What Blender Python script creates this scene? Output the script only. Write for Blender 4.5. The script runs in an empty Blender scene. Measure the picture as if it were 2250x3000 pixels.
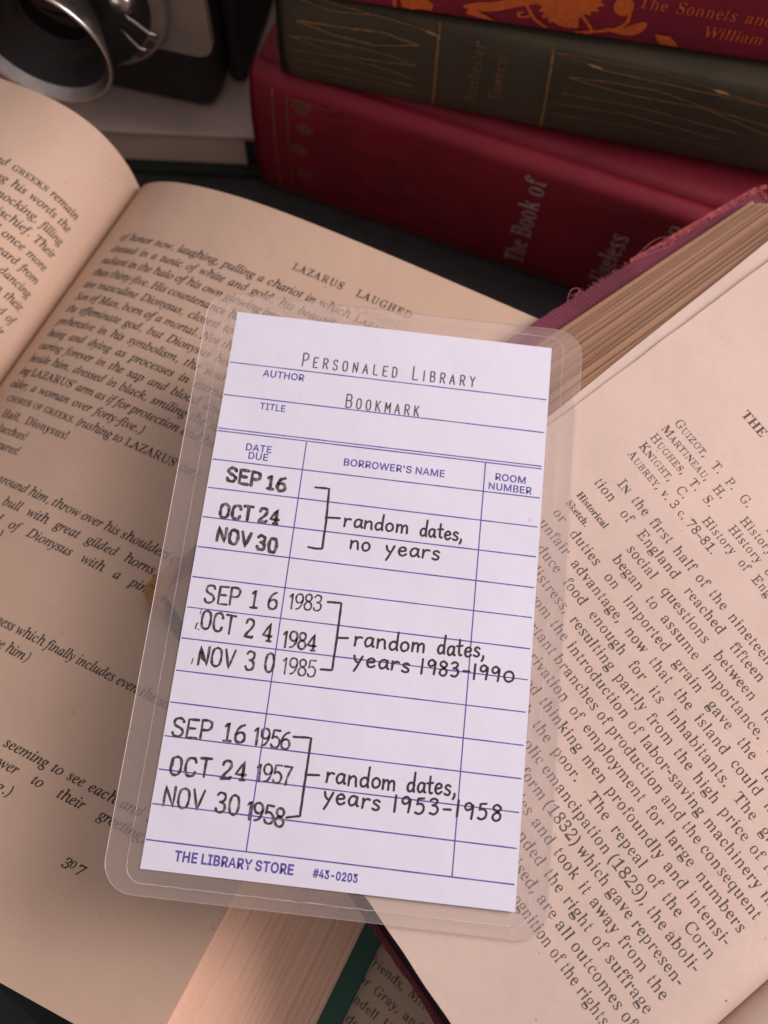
import bpy, bmesh, math, random
from mathutils import Matrix, Vector, noise
from mathutils.geometry import tessellate_polygon

random.seed(7)
SC = bpy.context.scene
COL = SC.collection
S = 0.001            # everything below is written in millimetres
TZ = -42.0           # height of the table top in the working frame (card lies near z = 52)
R = math.radians


def P3(x, y, z):
    return Vector((x * S, y * S, (z - TZ) * S))


# ------------------------------------------------------------------ camera
cam_d = bpy.data.cameras.new('camera')
cam = bpy.data.objects.new('camera', cam_d)
COL.objects.link(cam)
SC.camera = cam
cam_d.sensor_fit = 'VERTICAL'
cam_d.sensor_height = 36.0
cam_d.lens = 34.8
cam_d.clip_start = 0.01
cam_d.clip_end = 50.0
CX = (0.9933918, 0.1097362, 0.0336271)
CY = (0.1147625, -0.9457754, -0.3038725)
CZ = (-0.0015421, 0.3057236, -0.9521191)
cp = P3(2.848, -51.107, 265.852)
cam.matrix_world = Matrix(((CX[0], -CY[0], -CZ[0], cp[0]), (CX[1], -CY[1], -CZ[1], cp[1]),
                           (CX[2], -CY[2], -CZ[2], cp[2]), (0, 0, 0, 1)))
cam_d.dof.use_dof = True
cam_d.dof.focus_distance = 0.213
cam_d.dof.aperture_fstop = 14.0

# ------------------------------------------------------------------ world, lamp, exposure
wd = bpy.data.worlds.new('World')
SC.world = wd
wd.use_nodes = True
wn, wl = wd.node_tree.nodes, wd.node_tree.links
wtc = wn.new('ShaderNodeTexCoord')
wdot = wn.new('ShaderNodeVectorMath')
wdot.operation = 'DOT_PRODUCT'
wdot.inputs[1].default_value = (0.38, 0.36, 0.85)      # the room is lighter overhead and towards the window side
wl.new(wtc.outputs['Generated'], wdot.inputs[0])
wr = wn.new('ShaderNodeValToRGB')
wr.color_ramp.elements[0].position = 0.0
wr.color_ramp.elements[0].color = (0.145, 0.135, 0.14, 1)
wr.color_ramp.elements[1].position = 1.0
wr.color_ramp.elements[1].color = (0.66, 0.57, 0.57, 1)
wl.new(wdot.outputs['Value'], wr.inputs[0])
wl.new(wr.outputs[0], wn['Background'].inputs[0])
wn['Background'].inputs[1].default_value = 0.90


def area(name, loc, target, size, power, color):
    d = bpy.data.lights.new(name, 'AREA')
    d.shape = 'RECTANGLE'
    d.size, d.size_y = size
    d.energy = power
    d.color = color
    o = bpy.data.objects.new(name, d)
    COL.objects.link(o)
    o.location = P3(*loc)
    o.rotation_euler = (P3(*target) - P3(*loc)).to_track_quat('-Z', 'Y').to_euler()
    return o


area('window_light', (620, 260, 490), (0, 10, 40), (0.42, 0.44), 8.0, (1.0, 0.86, 0.84))
SC.view_settings.view_transform = 'Standard'
SC.view_settings.look = 'None'
SC.view_settings.exposure = 0.0
SC.view_settings.gamma = 1.0
SC.view_settings.use_curve_mapping = False

# ------------------------------------------------------------------ helpers: objects
def tag(o, label=None, cat=None, group=None, kind=None):
    for k, v in (('label', label), ('category', cat), ('group', group), ('kind', kind)):
        if v:
            o[k] = v
    return o


def thing(name, loc, label, cat, group=None):
    o = bpy.data.objects.new(name, None)
    o.empty_display_size = 0.01
    COL.objects.link(o)
    o.location = P3(*loc)
    return tag(o, label, cat, group)


class MB:
    """vertices in millimetres (working frame), faces with a material slot"""

    def __init__(self):
        self.v, self.f, self.m, self.s = [], [], [], []

    def add(self, verts, faces, mi=0, smooth=False):
        b = len(self.v)
        self.v.extend(verts)
        for f in faces:
            self.f.append([i + b for i in f])
            self.m.append(mi)
            self.s.append(smooth)

    def grid(self, rows, mi=0, smooth=True, close_u=False, flip=False):
        n, k = len(rows), len(rows[0])
        vs = [p for r in rows for p in r]
        fs = []
        for i in range(n - 1):
            for j in range(k if close_u else k - 1):
                a, b = i * k + j, i * k + (j + 1) % k
                q = [a, b, b + k, a + k]
                fs.append(q[::-1] if flip else q)
        self.add(vs, fs, mi, smooth)

    def prism(self, poly, place, h0, h1, mi=0, mi_side=None, smooth=False):
        """closed outline (u, v) lifted between heights h0 and h1"""
        n = len(poly)
        vs = [place(u, v, h0) for u, v in poly] + [place(u, v, h1) for u, v in poly]
        self.add(vs, [list(range(n))[::-1], list(range(n, 2 * n))], mi)
        b = len(self.v) - 2 * n
        for i in range(n):
            j = (i + 1) % n
            self.f.append([b + i, b + j, b + n + j, b + n + i])
            self.m.append(mi if mi_side is None else mi_side)
            self.s.append(smooth)

    def tube(self, pts, r, mi=0, seg=6):
        rows = []
        n = len(pts)
        for i, p in enumerate(pts):
            p = Vector(p)
            d = (Vector(pts[min(i + 1, n - 1)]) - Vector(pts[max(i - 1, 0)]))
            d = d.normalized() if d.length > 1e-9 else Vector((1, 0, 0))
            a = d.orthogonal().normalized() if i == 0 else (rows_a - d * rows_a.dot(d)).normalized()
            rows_a = a
            b = d.cross(a)
            rr = r[i] if isinstance(r, (list, tuple)) else r
            rows.append([tuple(p + a * rr * math.cos(2 * math.pi * k / seg) + b * rr * math.sin(2 * math.pi * k / seg))
                         for k in range(seg)])
        self.grid(rows, mi, True, True)
        b0 = len(self.v) - n * seg
        self.f.append(list(range(b0, b0 + seg))[::-1]); self.m.append(mi); self.s.append(False)
        self.f.append(list(range(b0 + (n - 1) * seg, b0 + n * seg))); self.m.append(mi); self.s.append(False)

    def build(self, name, mats, parent=None, recalc=False, sharp=None):
        me = bpy.data.meshes.new(name)
        o = bpy.data.objects.new(name, me)
        COL.objects.link(o)
        off = Vector((0, 0, 0))
        if parent is not None:
            o.parent = parent
            q = parent
            while q is not None:
                off += q.location
                q = q.parent
        me.from_pydata([tuple(P3(*p) - off) for p in self.v], [], self.f)
        if not isinstance(mats, (list, tuple)):
            mats = [mats]
        for m in mats:
            me.materials.append(m)
        me.polygons.foreach_set('material_index', self.m)
        me.polygons.foreach_set('use_smooth', self.s)
        if recalc:
            bm = bmesh.new()
            bm.from_mesh(me)
            bmesh.ops.recalc_face_normals(bm, faces=bm.faces)
            bm.to_mesh(me)
            bm.free()
        me.update()
        return o


def frame(origin, ang):
    """placing function of a local (along, across-left, z) frame turned by ang degrees"""
    c, s = math.cos(R(ang)), math.sin(R(ang))

    def pl(a, b, z):
        return (origin[0] + a * c - b * s, origin[1] + a * s + b * c, z)
    return pl


def box(mb, pl, a0, a1, b0, b1, z0, z1, mi=0, bev=0.0):
    if bev <= 0:
        mb.prism([(a0, b0), (a1, b0), (a1, b1), (a0, b1)], pl, z0, z1, mi)
        return
    lv = [(z0, bev), (z0 + bev * .3, bev * .3), (z0 + bev, 0), (z1 - bev, 0), (z1 - bev * .3, bev * .3), (z1, bev)]
    rows = []
    for z, i in lv:
        c = max(0.02, bev)
        out = []
        for (x, y, sx, sy) in ((a0, b0, 1, 1), (a1, b0, -1, 1), (a1, b1, -1, -1), (a0, b1, 1, -1)):
            k = c
            if sx * sy > 0:
                out += [pl(x + sx * i, y + sy * (k + i * .5), z), pl(x + sx * (k * .3 + i * .7), y + sy * (k * .3 + i * .7), z), pl(x + sx * (k + i * .5), y + sy * i, z)]
            else:
                out += [pl(x + sx * (k + i * .5), y + sy * i, z), pl(x + sx * (k * .3 + i * .7), y + sy * (k * .3 + i * .7), z), pl(x + sx * i, y + sy * (k + i * .5), z)]
        rows.append(out)
    mb.grid(rows, mi, True, True)
    n = len(rows[0])
    b = len(mb.v) - n * len(rows)
    mb.f.append([b + k for k in range(n)][::-1]); mb.m.append(mi); mb.s.append(False)
    e = b + n * (len(rows) - 1)
    mb.f.append([e + k for k in range(n)]); mb.m.append(mi); mb.s.append(False)


def catmull(pts, sub=6, closed=False):
    out = []
    n = len(pts)
    for i in range(n if closed else n - 1):
        if closed:
            p0, p1, p2, p3 = pts[i - 1], pts[i], pts[(i + 1) % n], pts[(i + 2) % n]
        else:
            p0, p1, p2, p3 = pts[max(i - 1, 0)], pts[i], pts[i + 1], pts[min(i + 2, n - 1)]
        for k in range(sub):
            t = k / sub
            out.append(tuple(.5 * ((2 * b) + (c - a) * t + (2 * a - 5 * b + 4 * c - d) * t * t + (3 * b - a - 3 * c + d) * t ** 3)
                             for a, b, c, d in zip(p0, p1, p2, p3)))
    if not closed:
        out.append(tuple(pts[-1]))
    return out


# ------------------------------------------------------------------ materials
class NT:
    def __init__(self, name):
        self.mat = bpy.data.materials.new(name)
        self.mat.use_nodes = True
        self.n = self.mat.node_tree.nodes
        self.l = self.mat.node_tree.links
        self.b = self.n['Principled BSDF']
        self.tc = self.n.new('ShaderNodeTexCoord')

    def link(self, a, b):
        self.l.new(a, b)

    def mapping(self, scale=(1, 1, 1), rot=(0, 0, 0)):
        m = self.n.new('ShaderNodeMapping')
        m.inputs['Scale'].default_value = scale
        m.inputs['Rotation'].default_value = rot
        self.link(self.tc.outputs['Object'], m.inputs['Vector'])
        return m.outputs[0]

    def noise(self, scale, detail=4, rough=.6, vec=None):
        t = self.n.new('ShaderNodeTexNoise')
        t.inputs['Scale'].default_value = scale
        t.inputs['Detail'].default_value = detail
        t.inputs['Roughness'].default_value = rough
        self.link(vec if vec is not None else self.tc.outputs['Object'], t.inputs['Vector'])
        return t.outputs['Fac']

    def ramp(self, fac, stops):
        r = self.n.new('ShaderNodeValToRGB')
        e = r.color_ramp.elements
        while len(e) < len(stops):
            e.new(0.5)
        for k, (p, c) in enumerate(stops):
            e[k].position = p
            e[k].color = (*c, 1) if len(c) == 3 else c
        self.link(fac, r.inputs[0])
        return r.outputs[0]

    def mix(self, fac, a, b, mode='MIX'):
        m = self.n.new('ShaderNodeMix')
        m.data_type = 'RGBA'
        m.blend_type = mode
        for sock, v in ((m.inputs[0], fac), (m.inputs[6], a), (m.inputs[7], b)):
            if hasattr(v, 'links'):
                self.link(v, sock)
            else:
                sock.default_value = v if isinstance(v, (int, float)) else (*v, 1)
        return m.outputs[2]

    def math(self, op, a, b=None, c=None):
        m = self.n.new('ShaderNodeMath')
        m.operation = op
        for i, v in enumerate((a, b, c)):
            if v is None:
                continue
            if hasattr(v, 'links'):
                self.link(v, m.inputs[i])
            else:
                m.inputs[i].default_value = v
        return m.outputs[0]

    def bump(self, h, strength, dist, chain=None):
        b = self.n.new('ShaderNodeBump')
        b.inputs['Strength'].default_value = strength
        b.inputs['Distance'].default_value = dist
        self.link(h, b.inputs['Height'])
        if chain is not None:
            self.link(chain, b.inputs['Normal'])
        self.link(b.outputs[0], self.b.inputs['Normal'])
        return b.outputs[0]

    def set(self, color=None, rough=.6, spec=.3, metal=0.0):
        if color is not None:
            if hasattr(color, 'links'):
                self.link(color, self.b.inputs['Base Color'])
            else:
                self.b.inputs['Base Color'].default_value = (*color, 1)
        if hasattr(rough, 'links'):
            self.link(rough, self.b.inputs['Roughness'])
        else:
            self.b.inputs['Roughness'].default_value = rough
        self.b.inputs['Specular IOR Level'].default_value = spec
        self.b.inputs['Metallic'].default_value = metal
        return self.mat


def sc(c, k):
    return tuple(x * k for x in c)


def paper(name, col, blotch=.10, grain=.05):
    t = NT(name)
    big = t.noise(22, 5, .6)
    fine = t.noise(900, 3, .7)
    spots = t.noise(330, 2, .5)
    c = t.ramp(big, [(.30, sc(col, 1 - blotch)), (.70, sc(col, 1 + blotch * .6))])
    c = t.mix(t.ramp(fine, [(.35, (0, 0, 0)), (.75, (grain * 2,) * 3)]), c, sc(col, .72))
    c = t.mix(t.ramp(spots, [(.735, (0, 0, 0)), (.79, (.35,) * 3)]), c, (col[0] * .55, col[1] * .42, col[2] * .35))
    n1 = t.bump(t.noise(2600, 3, .7), .25, .00006)
    t.bump(t.noise(55, 3, .5), .35, .0012, n1)
    return t.set(c, .85, .18)


def ink(name, col, spread=.35, scale=1500, rough=.7):
    t = NT(name)
    f = t.noise(scale, 3, .7)
    c = t.ramp(f, [(.3, col), (.75, sc(col, 1 + spread * 2))])
    return t.set(c, rough, .15)


def cloth(name, col, weave=1400, ang=0.0, vary=.25, rough=.8, spec=.2, depth=.00012, flecks=0.0):
    t = NT(name)
    vec = t.mapping((1, 1, 1), (0, 0, R(ang)))
    ws = []
    for d in ('X', 'Y', 'Z'):
        w = t.n.new('ShaderNodeTexWave')
        w.wave_type = 'BANDS'
        w.bands_direction = d
        w.inputs['Scale'].default_value = weave / 6.283 * 2
        w.inputs['Distortion'].default_value = 1.2
        w.inputs['Detail'].default_value = 2
        w.inputs['Detail Scale'].default_value = 2
        t.link(vec, w.inputs['Vector'])
        ws.append(w.outputs['Fac'])
    h = t.math('MULTIPLY', t.math('ADD', ws[0], .35), t.math('ADD', ws[1], .35))
    h = t.math('MULTIPLY', h, t.math('ADD', ws[2], .35))
    big = t.noise(45, 4, .6)
    c = t.ramp(big, [(.3, sc(col, 1 - vary)), (.72, sc(col, 1 + vary))])
    c = t.mix(t.ramp(h, [(.1, (.30,) * 3), (.9, (0, 0, 0))]), c, sc(col, .55))
    if flecks:
        c = t.mix(t.ramp(t.noise(420, 4, .75), [(.62, (0, 0, 0)), (.72, (flecks,) * 3)]), c, (.42, .26, .27))
    t.bump(h, .5, depth)
    return t.set(c, rough, spec)


def leaves(name, col, dark, layers, z_scale=1.0, edge=(.42, .2)):
    """page block edges: fine bands that follow the height of the block"""
    t = NT(name)
    vec = t.mapping((1.2, 1.2, layers * z_scale))
    f = t.noise(1.0, 6, .75, vec)
    c = t.ramp(f, [(.27, dark), (.37, col), (.60, sc(col, 1.06)), (.72, dark)])
    c = t.mix(t.ramp(t.noise(40, 3, .6), [(.35, (0, 0, 0)), (.8, (.35,) * 3)]), c, sc(col, .8))
    t.bump(f, .35, .0003)
    return t.set(c, .9, .1)


M = {}
M['page_tan'] = paper('page_tan', (.575, .415, .315), .085, .08)
M['page_old'] = paper('page_old', (.64, .505, .435), .085, .10)
M['page_brown'] = paper('page_brown', (.55, .40, .29))
M['ink_italic'] = ink('ink_italic', (.040, .032, .029))
M['ink_old'] = ink('ink_old', (.070, .052, .046), .5)
M['leaf_tan'] = leaves('leaf_tan', (.82, .535, .39), (.52, .30, .20), 700)
M['leaf_brown'] = leaves('leaf_brown', (.36, .21, .135), (.19, .108, .072), 620)
M['leaf_cream'] = leaves('leaf_cream', (.74, .60, .52), (.56, .44, .38), 800)
M['cloth_maroon'] = cloth('cloth_maroon', (.165, .038, .062), 900, 42, .28, flecks=.35, depth=.0003)
M['cloth_green'] = cloth('cloth_green', (.042, .105, .080), 1500, -20, .25)
M['cloth_dark'] = cloth('cloth_dark', (.030, .042, .040), 1500, -20, .25)
M['cloth_red'] = cloth('cloth_red', (.27, .018, .034), 1500, 14, .22, .55, .35, .00004)
M['cloth_olive'] = cloth('cloth_olive', (.098, .082, .055), 1900, 6, .18, .8, .2, .00008)
M['cloth_crimson'] = cloth('cloth_crimson', (.36, .034, .066), 1500, 2, .14, .8, .2, .00010)
M['cloth_cream'] = cloth('cloth_cream', (.66, .54, .49), 1500, -5, .12)
M['shade_sheet'] = paper('shade_sheet', (.040, .026, .026), .2)  # near-black colour that paints the deep shadow beside the page block
M['worn_board'] = paper('worn_board', (.42, .22, .10), .3)
M['thread'] = ink('thread', (.38, .10, .105), .5, 500)
M['gold'] = ink('gold', (.21, .125, .055), .5, 800, .45)
M['gold_dim'] = ink('gold_dim', (.19, .11, .065), .5, 800, .5)
M['stamp_dark'] = ink('stamp_dark', (.155, .018, .027), .3)
M['orange_print'] = ink('orange_print', (.78, .17, .045), .2, 600)
M['white_print'] = ink('white_print', (.42, .36, .37), .3, 900)
M['card'] = paper('card', (.765, .775, .885), .03, .03)
M['card_edge'] = paper('card_edge', (.84, .79, .82), .02, .01)
M['ink_purple'] = ink('ink_purple', (.098, .072, .30), .35, 1800)
t = NT('ink_stamp')
M['ink_stamp'] = t.set(t.ramp(t.noise(800, 4, .7), [(.38, (.046, .035, .038)), (.52, (.085, .066, .070)), (.66, (.26, .22, .24))]), .7, .15)
M['ink_type'] = ink('ink_type', (.075, .060, .066), .6, 2500)
M['ink_pen'] = ink('ink_pen', (.042, .031, .035), .35, 1200, .5)

t = NT('table_black')
M['table'] = t.set(t.ramp(t.noise(120, 4, .6), [(.3, (.042, .041, .043)), (.7, (.054, .053, .055))]), .75, .25)
t = NT('chrome')
M['chrome'] = t.set(t.ramp(t.noise(300, 3, .6), [(.3, (.50, .47, .44)), (.7, (.62, .58, .54))]), .32, .5, 1.0)
t = NT('cream_metal')
M['plate'] = t.set(t.ramp(t.noise(90, 3, .6), [(.3, (.36, .30, .26)), (.7, (.44, .37, .32))]), .45, .5, .25)
t = NT('black_leather')
h = t.noise(1100, 3, .6)
t.bump(h, .6, .0003)
M['leather'] = t.set((.034, .033, .033), .62, .35)
t = NT('black_enamel')
M['black'] = t.set((.028, .027, .028), .45, .45)
t = NT('lens_glass')
M['glass'] = t.set((.006, .006, .009), .06, .7)
M['red_mark'] = ink('red_mark', (.13, .055, .055))

# laminating film: clear over the card, a little cloudy where the two sheets are sealed together


def film(name, haze, rough_part, tint=(.94, .92, .93)):
    t = NT(name)
    n, l = t.n, t.l
    out = n['Material Output']
    tr = n.new('ShaderNodeBsdfTransparent')
    tr.inputs[0].default_value = (*tint, 1)
    df = n.new('ShaderNodeBsdfDiffuse')
    df.inputs[0].default_value = (.93, .85, .83, 1)
    tl = n.new('ShaderNodeBsdfTranslucent')
    tl.inputs[0].default_value = (.93, .85, .83, 1)
    rf = n.new('ShaderNodeBsdfRefraction')
    rf.inputs['Roughness'].default_value = .22
    rf.inputs['IOR'].default_value = 1.25
    rf.inputs['Color'].default_value = (*tint, 1)
    gl = n.new('ShaderNodeBsdfGlossy')
    gl.inputs['Roughness'].default_value = .18
    fr = n.new('ShaderNodeFresnel')
    fr.inputs[0].default_value = 1.45

    def mx(f, a, b):
        m = n.new('ShaderNodeMixShader')
        if hasattr(f, 'links'):
            l.new(f, m.inputs[0])
        else:
            m.inputs[0].default_value = f
        l.new(a, m.inputs[1])
        l.new(b, m.inputs[2])
        return m.outputs[0]
    s = tr.outputs[0]
    if rough_part:
        s = mx(rough_part, s, rf.outputs[0])
    if haze:
        s = mx(haze, s, mx(.15, df.outputs[0], tl.outputs[0]))
    geo = n.new('ShaderNodeNewGeometry')
    front = t.math('SUBTRACT', 1.0, geo.outputs['Backfacing'])
    s = mx(t.math('MULTIPLY', t.math('MULTIPLY', fr.outputs[0], .5), front), s, gl.outputs[0])
    l.new(s, out.inputs[0])
    return t.mat


M['film_clear'] = film('film_clear', 0, 0, (.985, .98, .985))
M['film_seal'] = film('film_seal', .085, .20, (.99, .985, .985))
M['film_edge'] = film('film_edge', .40, 0, (.97, .95, .95))

t = NT('edge_glow_paint')
M['edge_glow_paint'] = t.set((.72, .63, .60), .25, .6)  # pale colour standing in for the light glow along the film edge

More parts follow.
